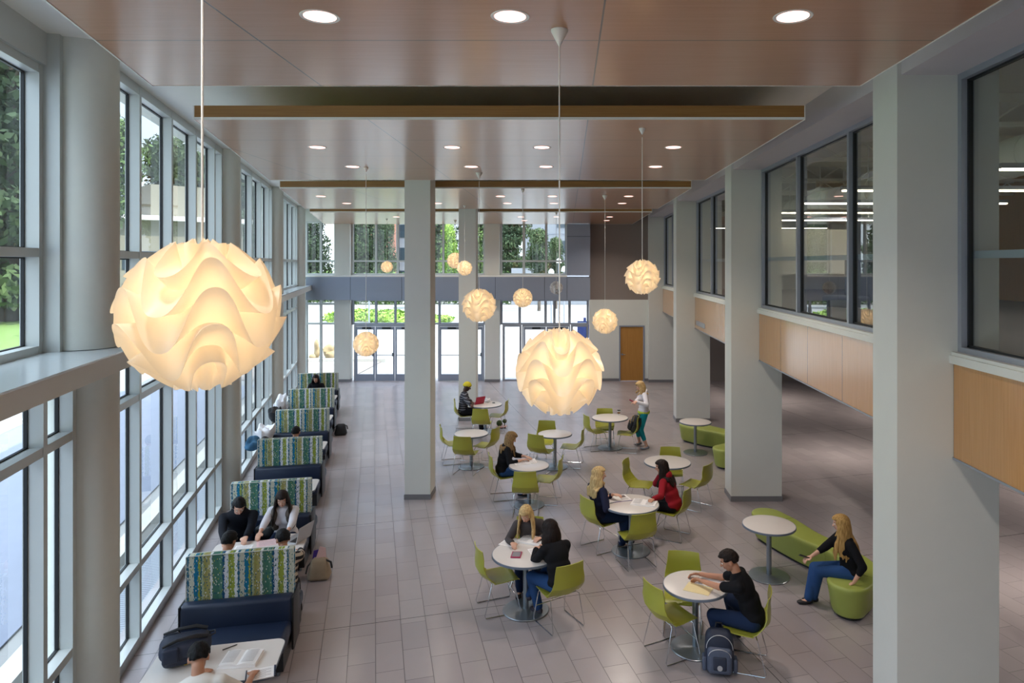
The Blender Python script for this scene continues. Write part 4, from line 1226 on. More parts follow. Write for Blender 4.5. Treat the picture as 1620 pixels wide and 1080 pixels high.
def person(label, loc, rz, skin='fair', hair='dark', style='short', top=None, sleeve=1.0, pants=None, shoes='black', sc=1.0, female=True, stand=False,
           lean=10, side=0, twist=0, head=(15, 0), hands=None, knees=None, feet=None, world_hands=True, hairlen=0.35, extra=None, pant_len=1.0, coat=0.0, hood=None, palms=None, poles=None, vox=0.0085):
    """builds the figure facing local +Y; hands, knees and feet are given as world points and turned into local ones"""
    root = thing('person', label, 'person', loc, rz)
    inv = (Matrix.Translation(loc) @ Matrix.Rotation(rz, 4, 'Z')).inverted()
    Lc = lambda p: inv @ Vector(p)
    hz = 0.525 if not stand else 0.90*sc
    pel = Vector((0, 0, hz))
    la, sa = math.radians(lean), math.radians(side)
    spd = Vector((math.sin(sa), math.sin(la), math.cos(la))).normalized()
    tl = 0.47*sc
    mid = pel+(Vector((0, 0, 1))*0.5+spd*0.5).normalized()*tl*0.42
    nb = mid+spd*tl*0.58
    tw = Matrix.Rotation(math.radians(twist), 3, 'Z')
    R = tw @ axes(spd)
    shw = (0.165 if female else 0.19)*sc
    SR, SL = nb+R@Vector((shw, 0, -0.05)), nb+R@Vector((-shw, 0, -0.05))
    hp, hy = math.radians(head[0]), math.radians(head[1])
    neckd = (spd+Vector((0, 0, 0.6))).normalized()
    u0 = (neckd*0.6+Vector((0, 0, 0.7))).normalized()
    ht = nb+neckd*0.075*sc
    # head frame: forward, up, right
    base = Matrix.Rotation(math.radians(twist)+hy, 3, 'Z') @ Matrix.Rotation(-hp, 3, 'X')
    f, u, r = base@Vector((0, 1, 0)), base@Vector((0, 0, 1)), base@Vector((1, 0, 0))
    HR = Matrix((r, f, u)).transposed()
    H = ht+u*0.105*sc+f*0.022*sc
    k = sc
    P = []
    E = lambda c, rad, Rm=R: P.append(('ell', c, tuple(q*k for q in rad), Rm))
    Cp = lambda a, b, r0, r1: P.append(('cap', a, b, r0*k, r1*k))
    # trunk
    hipw = 0.165 if female else 0.155
    for q_ in range(6): E((pel+Vector((0, 0, 0.03))).lerp(mid, q_/5), (0.148-0.014*math.sin(PI*q_/5), 0.090 if female else 0.103, 0.075))
    E(pel+Vector((0, 0, 0.01)), (hipw, 0.115, 0.10)); E(pel.lerp(mid, 0.6), (0.135, 0.095, 0.12)); E(mid, (0.13 if female else 0.15, 0.095, 0.12))
    E(mid.lerp(nb, 0.52), (0.15 if female else 0.172, 0.105, 0.15)); E(mid.lerp(nb, 0.84), (0.13 if female else 0.16, 0.085, 0.075))
    if female:
        for s_ in (-1, 1): E(mid.lerp(nb, 0.42)+R@Vector((s_*0.066, 0.085, 0))*k, (0.055, 0.045, 0.055))
    Cp(SL, SR, 0.048, 0.048); Cp(nb-spd*0.03, ht+u*0.03, 0.056 if not female else 0.047, 0.05 if not female else 0.044)
    trunk_n = len(P)
    # head
    E(H+u*0.018, (0.073, 0.090, 0.088), HR); E(H+f*0.022-u*0.045, (0.056, 0.062, 0.062), HR); E(H+f*0.05-u*0.085, (0.026, 0.024, 0.022), HR)
    E(H+f*0.04-u*0.02, (0.058, 0.05, 0.06), HR)
    Cp(H+f*0.090*k+u*0.012*k, H+f*0.108*k-u*0.022*k, 0.008, 0.0135)
    Cp(H+f*0.084*k+u*0.032*k-r*0.03*k, H+f*0.084*k+u*0.032*k+r*0.03*k, 0.010, 0.010)
    for s_ in (-1, 1): E(H+r*(0.075*s_*k)-u*0.012*k-f*0.005*k, (0.010, 0.020, 0.030), HR)
    # arms and hands
    hw = hands or {}
    jn = {}
    for s_, S, nm in ((1, SR, 'R'), (-1, SL, 'L')):
        t_ = hw.get(nm)
        if t_ is None: t_ = S+Vector((s_*0.05, 0.12, -0.45))
        elif isinstance(t_, str): t_ = H-u*0.155*sc+f*0.055*sc+r*(0.045*s_)
        else: t_ = Lc(t_)
        pole = Vector((s_*0.7, -0.35, -0.8)) if not (poles and nm in poles) else Vector(poles[nm])
        el, wr = ik(S, t_, 0.275*k, 0.245*k, pole)
        jn[nm] = (S, el, wr)
        Cp(S, el, 0.046, 0.037); Cp(el, wr, 0.037, 0.024)
        d = (wr-el).normalized()
        if (hw.get(nm) != 'chin') and (not stand or t_.z > 0.9): d = Vector((d.x, d.y, d.z*0.35-0.05)).normalized()
        pn = Vector((0, 0, -1)) if not (palms and nm in palms) else Vector(palms[nm])
        n_ = (pn-d*pn.dot(d)).normalized(); s2 = d.cross(n_)
        Rm = Matrix((s2, d, n_)).transposed()
        pc_ = wr+d*0.045*k
        P.append(('ell', pc_, (0.038*k, 0.052*k, 0.015*k), Rm))
        curl = 0.45
        for i, (o_, L_) in enumerate(((-0.030, 0.060), (-0.010, 0.072), (0.010, 0.076), (0.029, 0.066))):
            a = wr+d*0.085*k+s2*o_*k
            d1 = (d*math.cos(curl)+n_*math.sin(curl)).normalized(); d2 = (d*math.cos(curl*2.4)+n_*math.sin(curl*2.4)).normalized()
            m1 = a+d1*L_*0.55*k; m2 = m1+d2*L_*0.5*k
            Cp(a-d*0.02*k, m1, 0.0095, 0.0088); Cp(m1, m2, 0.0088, 0.0078)
        ts = -s_*1.0
        hs = s2*(1 if s2.dot(R@Vector((1, 0, 0)))*s_ < 0 else -1)
        a = wr+d*0.03*k+hs*0.028*k
        Cp(a, a+(hs*0.6+d*0.7).normalized()*0.035*k, 0.012, 0.0105); Cp(a+(hs*0.6+d*0.7).normalized()*0.035*k, a+(hs*0.6+d*0.7).normalized()*0.035*k+(d+n_*0.4).normalized()*0.028*k, 0.0105, 0.009)
    # legs
    leg = {}
    tl_, cl_ = 0.43*k, 0.42*k
    for s_, nm in ((1, 'R'), (-1, 'L')):
        hip = pel+Vector((s_*0.088*k, 0.0, -0.01))
        if stand:
            ft = Lc(feet[nm]) if feet and nm in feet else Vector((s_*0.09, 0, 0)); an = ft+Vector((0, 0, 0.085*k))
            kn, an = ik(hip, an, tl_, cl_, Vector((0, 1, 0.1)))
        else:
            kn = Lc(knees[nm]) if knees and nm in knees else Vector((s_*0.12*k, tl_, 0.50))
            kn = hip+(kn-hip).normalized()*tl_
            an = Lc(feet[nm]) if feet and nm in feet else Vector((kn.x, kn.y-0.05, 0))
            an = Vector((an.x, an.y, max(an.z, 0)+0.085*k))
            kn.z = min(kn.z, an.z+cl_*0.975)
            dz = kn.z-an.z; hl = math.sqrt(max(0.0, cl_*cl_-dz*dz)); dh = Vector((an.x-kn.x, an.y-kn.y, 0))
            if dh.length > hl: dh = dh.normalized()*hl
            an = Vector((kn.x+dh.x, kn.y+dh.y, an.z))
        leg[nm] = (hip, kn, an)
        Cp(hip, kn, 0.082, 0.056); Cp(kn, kn.lerp(an, 0.35), 0.054, 0.054); Cp(kn.lerp(an, 0.35), an, 0.054, 0.034)
        fd = Vector((kn.x-hip.x, kn.y-hip.y, 0)).normalized() if not stand else Vector((0, 1, 0))
        fd = (fd+Vector((0, 0, -0.12))).normalized()
        leg[nm] += (fd,)
        Cp(an-fd*0.02-Vector((0, 0, 0.035*k)), an+fd*0.13*k-Vector((0, 0, 0.045*k)), 0.032, 0.024)
    put(blobs_mesh(P, vox, 3), 'body', SK[skin], root)
    # face parts
    for s_ in (-1, 1):
        e_ = MB().ball(H+f*0.0785*k+r*(0.030*s_*k)+u*0.009*k, 0.0100*k, 12, 8).build('eye', 'eyewhite', root)
        MB().ball(H+f*0.0840*k+r*(0.030*s_*k)+u*0.0075*k, 0.0062*k, 10, 6).build('iris', 'iris', e_)
        MB().path([H+f*0.089*k+r*(0.014*s_*k)+u*0.030*k, H+f*0.086*k+r*(0.032*s_*k)+u*0.036*k, H+f*0.074*k+r*(0.048*s_*k)+u*0.030*k], [0.0035, 0.004, 0.002], 6).build('eyebrow', HM[hair] if hair in HM else M['black'], root)
    MB().ball(H+f*0.084*k-u*0.050*k, (0.022*k, 0.009*k, 0.007*k), 14, 8, HR).build('lips', 'lip', root)
    # clothes
    if pants:
        Q = []
        q = lambda a, b, r0, r1: Q.append(('cap', a, b, r0*k, r1*k))
        Q.append(('ell', pel+Vector((0, 0, 0.005)), ((hipw+0.012)*k, 0.128*k, 0.105*k), R))
        for nm in 'RL':
            hip, kn, an, fd = leg[nm]
            q(hip, kn, 0.098, 0.073)
            e2 = kn.lerp(an, pant_len*0.97)
            q(kn, e2, 0.073, 0.060 if pant_len > 0.9 else 0.052)
        put(blobs_mesh(Q, 0.011, 6, 'trousers'), 'trousers', pants, root)
    if shoes is not None:
        for nm in 'RL':
            hip, kn, an, fd = leg[nm]
            Rf = axes(Vector((0, 0, 1)), fd)
            c = an-Vector((0, 0, 0.048*k))
            Q = [('ell', c+fd*0.075*k, (0.043*k, 0.085*k, 0.030*k), Rf), ('ell', c-fd*0.015*k+Vector((0, 0, 0.012)), (0.038*k, 0.055*k, 0.040*k), Rf), ('ell', c+fd*0.03*k, (0.040*k, 0.10*k, 0.022*k), Rf)]
            put(blobs_mesh(Q, 0.009, 2, 'shoe'), 'shoe', shoes, root)
    if top is not None:
        Q = []
        for p in P[:trunk_n-1]:
            if p[0] == 'ell': Q.append(('ell', p[1], tuple(v+0.021 for v in p[2]), p[3]))
            else: Q.append(('cap', p[1], p[2], p[3]+0.018, p[4]+0.018))
        Q.append(('ell', pel+Vector((0, 0, 0.03+coat*0)), ((hipw+0.022)*k, 0.14*k, 0.085*k), R))
        Q.append(('cap', nb-spd*0.03, nb+neckd*0.012, 0.066*k, 0.058*k))
        for nm in 'RL':
            S, el, wr = jn[nm]
            if sleeve <= 0.5: Q.append(('cap', S, S.lerp(el, sleeve*1.7), 0.062*k, 0.056*k))
            else:
                Q.append(('cap', S, el, 0.065*k, 0.056*k)); Q.append(('cap', el, el.lerp(wr, (sleeve-0.5)*2*0.95), 0.056*k, 0.043*k))
        if coat > 0:
            for i in range(7):
                x = -0.13+0.26*i/6
                Q.append(('cap', pel+Vector((x, -0.10, 0.05)), pel+Vector((x*1.15, -0.13, 0.05-coat)), 0.035, 0.022))
        if hood:
            Q.append(('ell', nb-R@Vector((0, 0.075, -0.02)), (0.10*k, 0.055*k, 0.07*k), R))
            for s_ in (-1, 1): Q.append(('cap', nb+R@Vector((s_*0.075, -0.03, 0.01)), nb+R@Vector((s_*0.03, 0.075, -0.04)), 0.022, 0.018))
        put(blobs_mesh(Q, 0.011, 9, 'top'), {'t': 't_shirt', 's': 'sweater', 'h': 'hooded_top', 'c': 'cardigan', 'j': 'jacket'}[(extra or {}).get('topname', 't')], top, root)
    # hair
    rg = random.Random(len(label)*7+3)
    Q = []
    sr = Vector((0.078, 0.096, 0.094))*k
    Hc = H+u*0.018*k
    if style != 'beanie':
        n = 620
        for i in range(n):
            zz = 1-2*(i+0.5)/n; th = i*2.39996
            v = Vector((math.sqrt(1-zz*zz)*math.cos(th), math.sqrt(1-zz*zz)*math.sin(th), zz))
            lim = 0.28 if style == 'short' else 0.32
            if v.z < -0.62: continue
            if v.y > 0.05 and v.z < 0.62-0.12*(1-v.y) and not (abs(v.x) > 0.88 and v.z > -0.2): continue
            if style == 'short' and v.z < -0.30 and v.y > -0.45: continue
            if style == 'short' and v.z < -0.42: continue
            if style == 'short' and abs(v.x) > 0.80 and v.z < 0.08 and v.y > -0.5: continue
            j_ = rg.random(); rr_ = (0.009+0.008*j_)*k if style == 'short' else (0.015+0.005*j_)*k
            g_ = 1.0 if style != 'short' else (0.97+0.05*rg.random()+0.05*max(0, v.z))
            Q.append(('ell', Hc+HR@Vector((v.x*sr.x*g_, v.y*sr.y*g_, v.z*sr.z*g_)), (rr_, rr_*1.6, rr_), HR))
    if style in ('long', 'curly', 'bob', 'pony'):
        L0 = {'long': hairlen, 'curly': hairlen, 'bob': 0.13, 'pony': 0.0}[style]
        if L0:
            for i in range(72):
                a = math.radians(-112+224*i/71.0)                       # measured from the back of the head
                v = Vector((math.sin(a), -math.cos(a), 0))
                p0 = Hc+HR@Vector((v.x*sr.x*0.9, v.y*sr.y*0.9, 0.03)); p1 = Hc+HR@Vector((v.x*sr.x*1.16, v.y*sr.y*1.12, -0.045*k))
                out = HR@Vector((v.x, v.y, 0)); out.z = 0; out = out.normalized() if out.length > 0.01 else out
                ln = L0*(0.85+0.25*rg.random())*(1.0 if abs(a) < 1.2 else 0.92)
                pts = [p0, p1]; p = p1.copy()
                for j in range(1, 8):
                    q_ = j/7
                    p = p1+out*(0.012*math.sin(q_*2.5)+0.02*q_)+Vector((0, 0, -ln*q_))
                    if style == 'curly': p += Vector((math.sin(q_*13+i*1.3), math.cos(q_*11+i), 0))*0.014
                    else: p += Vector((rg.uniform(-.003, .003), rg.uniform(-.003, .003), 0))
                    # keep clear of the shoulders and back
                    loc_ = R.transposed() @ (p-nb)
                    if loc_.z < -0.02 and abs(loc_.y) < 0.12 and v.y < 0.2: p += R@Vector((0, -(0.12+loc_.y)*min(0.9, q_*1.2) if loc_.y < 0.06 else 0, 0))
                    elif loc_.z < 0 and v.y >= 0.2: p += R@Vector((0, 0.05*q_, 0))
                    pts.append(p.copy())
                for j in range(len(pts)-1):
                    r0 = 0.018*(1-0.35*j/7); Q.append(('cap', pts[j], pts[j+1], r0, r0*0.93))
        if style == 'pony':
            p = Hc-f*0.10*k+u*0.02*k; Q.append(('ell', p, (0.022, 0.022, 0.022), HR))
            for j in range(5):
                a_ = p+Vector((0, 0, -hairlen*j/5))-f*0.012*j; b_ = p+Vector((0, 0, -hairlen*(j+1)/5))-f*0.012*(j+1)
                Q.append(('cap', a_, b_, 0.026-0.003*j, 0.023-0.003*j))
    if style == 'beanie':
        for i in range(300):
            zz = 1-2*(i+0.5)/300; th = i*2.39996
            v = Vector((math.sqrt(1-zz*zz)*math.cos(th), math.sqrt(1-zz*zz)*math.sin(th), zz))
            if v.z < 0.30-0.45*(1-v.y)*0.5: continue
            Q.append(('ell', Hc+HR@Vector((v.x*sr.x*1.03, v.y*sr.y*1.03, v.z*sr.z*1.12+0.004)), (0.020*k,)*3, HR))
        put(blobs_mesh(Q, 0.009, 3, 'beanie'), 'knitted_beanie', cloth('yellow_knit', 'CDBF3A', 0.9), root)
    elif Q:
        put(blobs_mesh(Q, 0.0085, 2, 'hair'), 'hair', HM[hair], root)
    return dict(root=root, H=H, f=f, u=u, r=r, nb=nb, R=R, mid=mid, pel=pel, jn=jn, spd=spd, HR=HR)

C_ = {k: cloth(k, v) for k, v in dict(black_knit='17171B', black_cotton='131317', grey_knit='4A4546', red_fleece='8E1A26', white_jersey='DCDAE0', navy_knit='20233A', blue_denim='2C4C7C', dark_denim='1B2A47',
      teal_jersey='1B8D9A', black_twill='141318', pale_shirt='D9D3CC', grey_tee='77767C', black_shell='10131C', brown_vest='5E5650', sky_shirt='8C95A8').items()}
C_['stripe_dark'] = stripe_mat('dark_striped_jersey', '23252E', '8D8F98', 0.06, 0.82)
C_['stripe_tan'] = stripe_mat('black_tan_striped_jersey', '15151A', 'B3A493', 0.07, 0.55)
SH = {'black': mat('black_shoe', '15141A', 0.5), 'grey': mat('grey_sneaker', '8C8F96', 0.6), 'blue': mat('blue_sneaker', '2F6FA8', 0.6), 'brown': mat('brown_shoe', '4A3A2C', 0.6), 'pattern': mat('patterned_shoe', '3A3540', 0.7, var=0.8, scale=60)}
SK['none'] = SK['fair']
def wpt(px, py, z): return gnd(px, py, z)
def seat(px, py, deg, back=0.05):
    p = gnd(px, py, 0.44); a = math.radians(deg); f_ = Vector((-math.sin(a), math.cos(a), 0))
    q = p-f_*back; return (q.x, q.y, 0), a
PP = {}
# man in black at the nearest table
l, a = seat(1178, 987, 72, 0.09)
PP['A'] = person('man in a black T-shirt and dark jeans reading papers at the nearest table', l, a, 'tan', 'dark', 'short', C_['black_cotton'], 0.42, C_['dark_denim'], SH['black'], 1.03, False, lean=26, head=(26, 6),
   hands={'R': wpt(1108, 908, .80), 'L': wpt(1106, 918, .80)}, knees={'R': wpt(1143, 938, .50), 'L': wpt(1126, 972, .50)}, feet={'R': wpt(1186, 1000, 0), 'L': wpt(1150, 1040, 0)}, palms={'R': (-.4, -.6, -.7), 'L': (-.2, .6, -.7)})
# woman in the long black cardigan, seen from behind
l, a = seat(884, 930, 32, 0.04)
PP['B'] = person('dark-haired woman in a long black cardigan seen from behind, legs crossed', l, a, 'fair', 'dark', 'long', C_['black_knit'], 1.0, C_['blue_denim'], SH['pattern'], 0.99, True, lean=24, head=(22, 10),
   hands={'L': wpt(848, 869, .78), 'R': wpt(868, 862, .79)}, knees={'L': wpt(846, 905, .56), 'R': wpt(872, 902, .52)}, feet={'R': wpt(835, 950, .12), 'L': wpt(884, 965, 0)}, hairlen=0.14, extra={'topname': 'c'})
# blonde in the grey cardigan
PP['C'] = person('long-haired blonde woman in a grey cardigan writing on a sheet of paper', (-0.50, 9.62, 0), math.radians(176), 'fair', 'blonde', 'long', C_['grey_knit'], 1.0, C_['dark_denim'], SH['black'], 0.97, True, lean=30, side=4, head=(34, -12),
   hands={'R': wpt(810, 858, .79), 'L': wpt(856, 850, .79)}, hairlen=0.30, extra={'topname': 'c'})
# woman in black writing at the middle table
l, a = seat(797, 750, -75, 0.03)
PP['D'] = person('woman in a black top and blue jeans writing at the round table', l, a, 'fair', 'dirty', 'long', C_['black_cotton'], 0.78, C_['blue_denim'], SH['black'], 1.0, True, lean=14, head=(30, -14),
   hands={'R': wpt(826, 727, .79), 'L': wpt(832, 722, .79)}, hairlen=0.28, feet={'R': wpt(812, 784, 0), 'L': wpt(816, 778, 0)})
# curly blonde
l, a = seat(950, 822, -58, 0.05)
PP['E'] = person('curly blonde woman in a navy lettered sweater, turned to her friend', l, a, 'fair', 'blonde', 'curly', C_['navy_knit'], 0.9, C_['dark_denim'], SH['black'], 1.0, True, lean=-2, head=(4, -34),
   hands={'L': wpt(970, 782, .84), 'R': wpt(960, 786, .84)}, knees={'R': wpt(978, 816, .52), 'L': wpt(990, 812, .55)}, feet={'R': wpt(973, 868, 0), 'L': wpt(1010, 845, .05)}, hairlen=0.30, extra={'topname': 's'})
# girl in the red hoodie
l, a = seat(1064, 806, 62, 0.02)
PP['F'] = person('dark-haired girl in a red hooded sweatshirt smiling with her chin on her hand', l, a, 'tan', 'dark', 'long', C_['red_fleece'], 1.0, C_['black_twill'], SH['brown'], 0.98, True, lean=24, head=(10, 24),
   hands={'R': 'chin', 'L': wpt(1034, 789, .79)}, poles={'R': (0.25, 0.9, -0.9)}, feet={'R': wpt(1026, 846, 0), 'L': wpt(1034, 843, 0)}, hairlen=0.30, hood=True, extra={'topname': 'h'}, palms={'R': (0, .1, 1)})
# standing girl
PP['G'] = person('standing blonde woman in a white hooded top and teal leggings looking at her phone', (1.88, 16.72, 0), math.radians(98), 'fair', 'blonde', 'long', C_['white_jersey'], 1.0, C_['teal_jersey'], SH['grey'], 0.99, True, True, lean=3, head=(28, 0),
   hands={'R': wpt(1006, 634, 1.20), 'L': wpt(1008, 636, 1.18)}, feet={'R': (1.80, 16.95, 0), 'L': (1.93, 16.55, 0)}, pant_len=0.62, hairlen=0.17, hood=True, extra={'topname': 'h'})
# yellow beanie
l, a = seat(735, 655, -80, 0.04)
PP['H'] = person('person in a yellow beanie and dark striped jersey at the red laptop', l, a, 'deep', 'black', 'beanie', C_['stripe_dark'], 1.0, C_['black_twill'], SH['blue'], 1.03, False, lean=6, head=(20, -10),
   hands={'R': wpt(748, 645, .79), 'L': wpt(750, 640, .79)}, feet={'R': wpt(768, 688, 0), 'L': wpt(772, 684, 0)}, extra={'topname': 's'})
# on the green bench
PP['I'] = person('long-haired blonde woman in a black top sitting on the green bench', (3.70, 8.93, -0.03), math.radians(92), 'fair', 'straw', 'long', C_['black_cotton'], 0.72, C_['blue_denim'], SH['black'], 0.97, True, lean=12, side=-4, head=(12, -22),
   hands={'R': wpt(1278, 884, .64), 'L': wpt(1351, 921, .47)}, knees={'R': wpt(1274, 894, .50), 'L': wpt(1284, 902, .47)}, feet={'R': wpt(1257, 958, .0), 'L': wpt(1276, 944, 0)}, hairlen=0.40)
# booth figures
PP['J'] = person('man in a pale T-shirt seen from behind at the bottom left booth table', (-3.06, 5.66, 0), math.radians(6), 'tan', 'black', 'short', C_['pale_shirt'], 0.42, C_['dark_denim'], SH['black'], 1.0, False, lean=22, side=-9, head=(38, 18),
   hands={'R': (-2.86, 6.20, .76), 'L': (-3.34, 6.22, .76)}, vox=0.008)
PP['K'] = person('short-haired boy in a grey shirt seen from behind over the nearest striped screen', (-4.08, 8.12, 0), math.radians(10), 'tan', 'black', 'short', C_['grey_tee'], 0.42, C_['dark_denim'], SH['black'], 0.98, False, lean=14, head=(20, -14),
   hands={'R': (-3.95, 8.86, .75), 'L': (-4.25, 8.84, .75)})
PP['L'] = person('dark-haired person in a black and tan striped jersey with back to the camera', (-3.40, 8.20, 0), math.radians(22), 'tan', 'black', 'short', C_['stripe_tan'], 1.0, C_['black_twill'], SH['brown'], 0.98, True, lean=16, head=(24, 12),
   hands={'R': (-3.50, 8.98, .76), 'L': (-3.75, 8.92, .75)}, feet={'R': (-3.42, 8.95, 0), 'L': (-3.55, 8.9, 0)}, extra={'topname': 's'})
PP['M'] = person('girl with long dark hair and a white top with a brown vest in the booth', (-4.13, 10.02, 0), math.radians(186), 'fair', 'dark', 'long', C_['white_jersey'], 0.8, C_['dark_denim'], SH['black'], 0.98, True, lean=20, head=(26, 10),
   hands={'R': (-4.22, 9.30, .77), 'L': (-3.85, 9.35, .77)}, hairlen=0.33)
PP['N'] = person('boy in a black hooded jacket leaning far over the booth table', (-4.74, 9.92, 0), math.radians(198), 'fair', 'black', 'short', C_['black_shell'], 1.0, C_['dark_denim'], SH['black'], 1.03, False, lean=36, head=(36, 14),
   hands={'R': (-4.62, 9.20, .76), 'L': (-4.32, 9.12, .76)}, hood=True, extra={'topname': 'j'})
PP['O'] = person('dark-haired person whose face shows above the fifth striped screen', (-7.40, 20.22, 0), math.radians(188), 'fair', 'dark', 'bob', C_['black_knit'], 1.0, C_['dark_denim'], SH['black'], 0.98, True, lean=18, head=(20, 0), vox=0.011)
PP['P'] = person('dark head of hair showing just above the third striped screen', (-5.36, 13.42, 0), math.radians(10), 'tan', 'black', 'short', C_['grey_tee'], 0.42, C_['dark_denim'], SH['black'], 0.99, False, lean=12, head=(16, 0), vox=0.011)
# brown vest over the white top
# ================================================================ things on tables and floor
def flat(px, py, z, rz=0):
    p = gnd(px, py, z); return T(p.x, p.y, z, math.radians(rz)), p
M['ink'] = mat('grey_print', '8A868A', 0.7); M['purple'] = mat('purple_cover', '4B2E86', 0.5); M['magenta'] = mat('magenta_case', 'A3174F', 0.35)
M['manila'] = mat('manila_folder', 'E5D3A0', 0.6); M['pinkred'] = mat('crimson_laptop_lid', 'A8123C', 0.35); M['picture'] = mat('printed_picture', '6E5A56', 0.6, var=0.6, scale=40)
M['canvas'] = mat('tan_canvas', 'A0907A', 0.85, var=0.25, scale=9, bump=0.4, bscale=10); M['packgrey'] = mat('slate_nylon', '4B5468', 0.6, var=0.12, scale=30, bump=0.2, bscale=120)
M['packnavy'] = mat('dark_navy_nylon', '20283C', 0.6, var=0.15, scale=20, bump=0.3, bscale=60); M['packblack'] = mat('black_nylon', '16161A', 0.55, bump=0.3, bscale=60)
M['trim_y'] = mat('yellow_trim', 'C9A22C', 0.6); M['trim_r'] = mat('red_trim', 'A8252C', 0.6); M['cardboard'] = mat('brown_cup_sleeve', '8A6848', 0.8)
M['whitecloth'] = mat('white_cloth', 'E4E4E8', 0.85, bump=0.5, bscale=10); M['bluecloth'] = mat('blue_patterned_cloth', '3C6C8E', 0.85, var=0.6, scale=18); M['pinkpaper'] = mat('pale_pink_sheet', 'E0BFC0', 0.7)
M['cactus'] = mat('dark_green_plant', '44552E', 0.8); M['saucer'] = mat('pinkish_dish', 'C79A92', 0.5)
def sheet(name, px, py, z, rz, w, h, label, m='paper', cat='paper', lines=True, th=0.002):
    mt, p = flat(px, py, z, rz)
    o = MB().box(-w/2, w/2, -h/2, h/2, 0, th).build(name, m, smooth=0); o.matrix_world = mt
    tag(o, label, cat)
    if lines:
        b = MB()
        for i in range(9): b.box(-w*0.4, w*(0.38 if i % 3 else 0.2), -h*0.38+h*0.085*i, -h*0.38+h*0.085*i+0.003, th, th+0.0004)
        b.build('writing', 'ink', o, smooth=0)
    return o
def open_book(name, px, py, z, rz, w, h, th, label, cover='paper', pic=True, cat='book'):
    mt, p = flat(px, py, z, rz)
    o = thing(name, label, cat); o.matrix_world = mt
    MB().box(-w-0.006, w+0.006, -h/2-0.005, h/2+0.005, 0, 0.004).build('cover', cover, o, smooth=0)
    for s_ in (-1, 1):
        b = MB(); vs = []
        n = 8
        for i in range(n+1):
            t = i/n; x = s_*w*t; zz = 0.004+th*(0.35+0.65*math.sin(PI*min(1, t*1.1)*0.62+0.35))*(1-0.25*t)
            vs += [(x, -h/2, 0.004), (x, h/2, 0.004), (x, h/2, zz), (x, -h/2, zz)]
        fs = []
        for i in range(n):
            for k in range(4): fs.append((i*4+k, i*4+(k+1) % 4, i*4+4+(k+1) % 4, i*4+4+k))
        fs += [(0, 3, 2, 1), (n*4, n*4+1, n*4+2, n*4+3)]
        b.add(vs, fs); b.build('page_block', 'paper', o)
    tb = MB(); zt = th*1.02+0.0055
    for i in range(10):
        tb.box(-w*0.85, -w*0.2, -h*0.4+h*0.083*i, -h*0.4+h*0.083*i+0.004, zt, zt+0.0006)
        if not pic or i < 4: tb.box(w*0.2, w*0.85, -h*0.4+h*0.083*i, -h*0.4+h*0.083*i+0.004, zt, zt+0.0006)
    tb.build('printed_lines', 'ink', o, smooth=0)
    if pic: MB().box(w*0.3, w*0.8, 0.0, h*0.35, zt, zt+0.0008).build('picture', 'picture', o, smooth=0)
    return o
def slab(name, px, py, z, rz, w, h, th, label, cat, m, top=None, topname='display'):
    mt, p = flat(px, py, z, rz)
    o = MB().rbox(-w/2, w/2, -h/2, h/2, 0, th, 0.004).build(name, m); o.matrix_world = mt; tag(o, label, cat)
    if top: MB().box(-w*0.4, w*0.4, -h*0.40, h*0.40, th, th+0.0006).build(topname, top, o, smooth=0)
    return o
def pen(px, py, z, rz, label, m='black'):
    mt, p = flat(px, py, z, rz)
    o = MB().path([(-0.07, 0, 0.005), (0.06, 0, 0.005), (0.07, 0, 0.005)], [0.0045, 0.0045, 0.001], 8).build('pen', m); o.matrix_world = mt
    return tag(o, label, 'pen')
TZ = 0.748
sheet('paper_sheet', 808, 857, TZ, -25, .22, .29, 'sheet of paper the grey-cardigan blonde is writing on')
open_book('open_book', 842, 855, TZ, -22, .17, .26, .018, 'open picture book between the two women in cardigans')
pen(851, 847, 0.772, -50, 'black pen lying on the picture book between the cardigan women')
slab('reading_tablet', 817, 878, TZ, -4, .13, .18, .014, 'e-reader in a magenta case on the two women\'s table', 'e-reader', 'magenta', 'ink')
sheet('paper_sheet', 845, 872, TZ, 20, .13, .19, 'small sheet under the hand of the woman in the black cardigan')
def cup(px, py, z, label, sleeve=True):
    p = gnd(px, py, z)
    o = thing('paper_cup', label, 'cup', (p.x, p.y, z))
    MB().lathe([(0.028, 0), (0.040, 0.105), (0.0, 0.105)], n=20).build('cup_body', 'white', o)
    if sleeve: MB().lathe([(0.0325, 0.03), (0.0385, 0.08), (0.037, 0.08), (0.031, 0.03)], n=20).build('sleeve', 'cardboard', o)
    MB().lathe([(0.042, 0.105), (0.042, 0.112), (0.036, 0.122), (0.0, 0.122)], n=20).build('lid', 'black', o)
cup(862, 862, TZ, 'white paper cup with a dark lid on the two women\'s table', False)
cup(979, 656, TZ, 'takeaway coffee cup with brown sleeve and dark lid, alone on its table')
sheet('paper_sheet', 826, 732, TZ, 18, .30, .22, 'sheet under the hands of the woman in black')
sheet('paper_sheet', 839, 729, TZ, 12, .22, .29, 'further sheet beside the writing hand of the woman in black', th=0.004)
pen(832, 720, 0.80, 60, 'pen held by the woman in black')
open_book('magazine', 976, 789, TZ, 18, .20, .27, .010, 'open magazine with a purple cover before the curly blonde', 'purple')
sheet('paper_sheet', 961, 792, 0.765, 30, .14, .20, 'white leaf held up by the curly blonde', th=0.004)
open_book('open_book', 1019, 796, TZ, -18, .19, .26, .022, 'open textbook before the girl in the red hooded top', pic=False)
mf = sheet('manila_folder', 1105, 931, TZ, -28, .30, .23, 'manila folder under the papers of the man in black', 'manila', 'folder', False, .003)
sheet('paper_sheet', 1122, 921, TZ+0.003, -32, .28, .22, 'stack of written sheets before the man in black', th=.006)
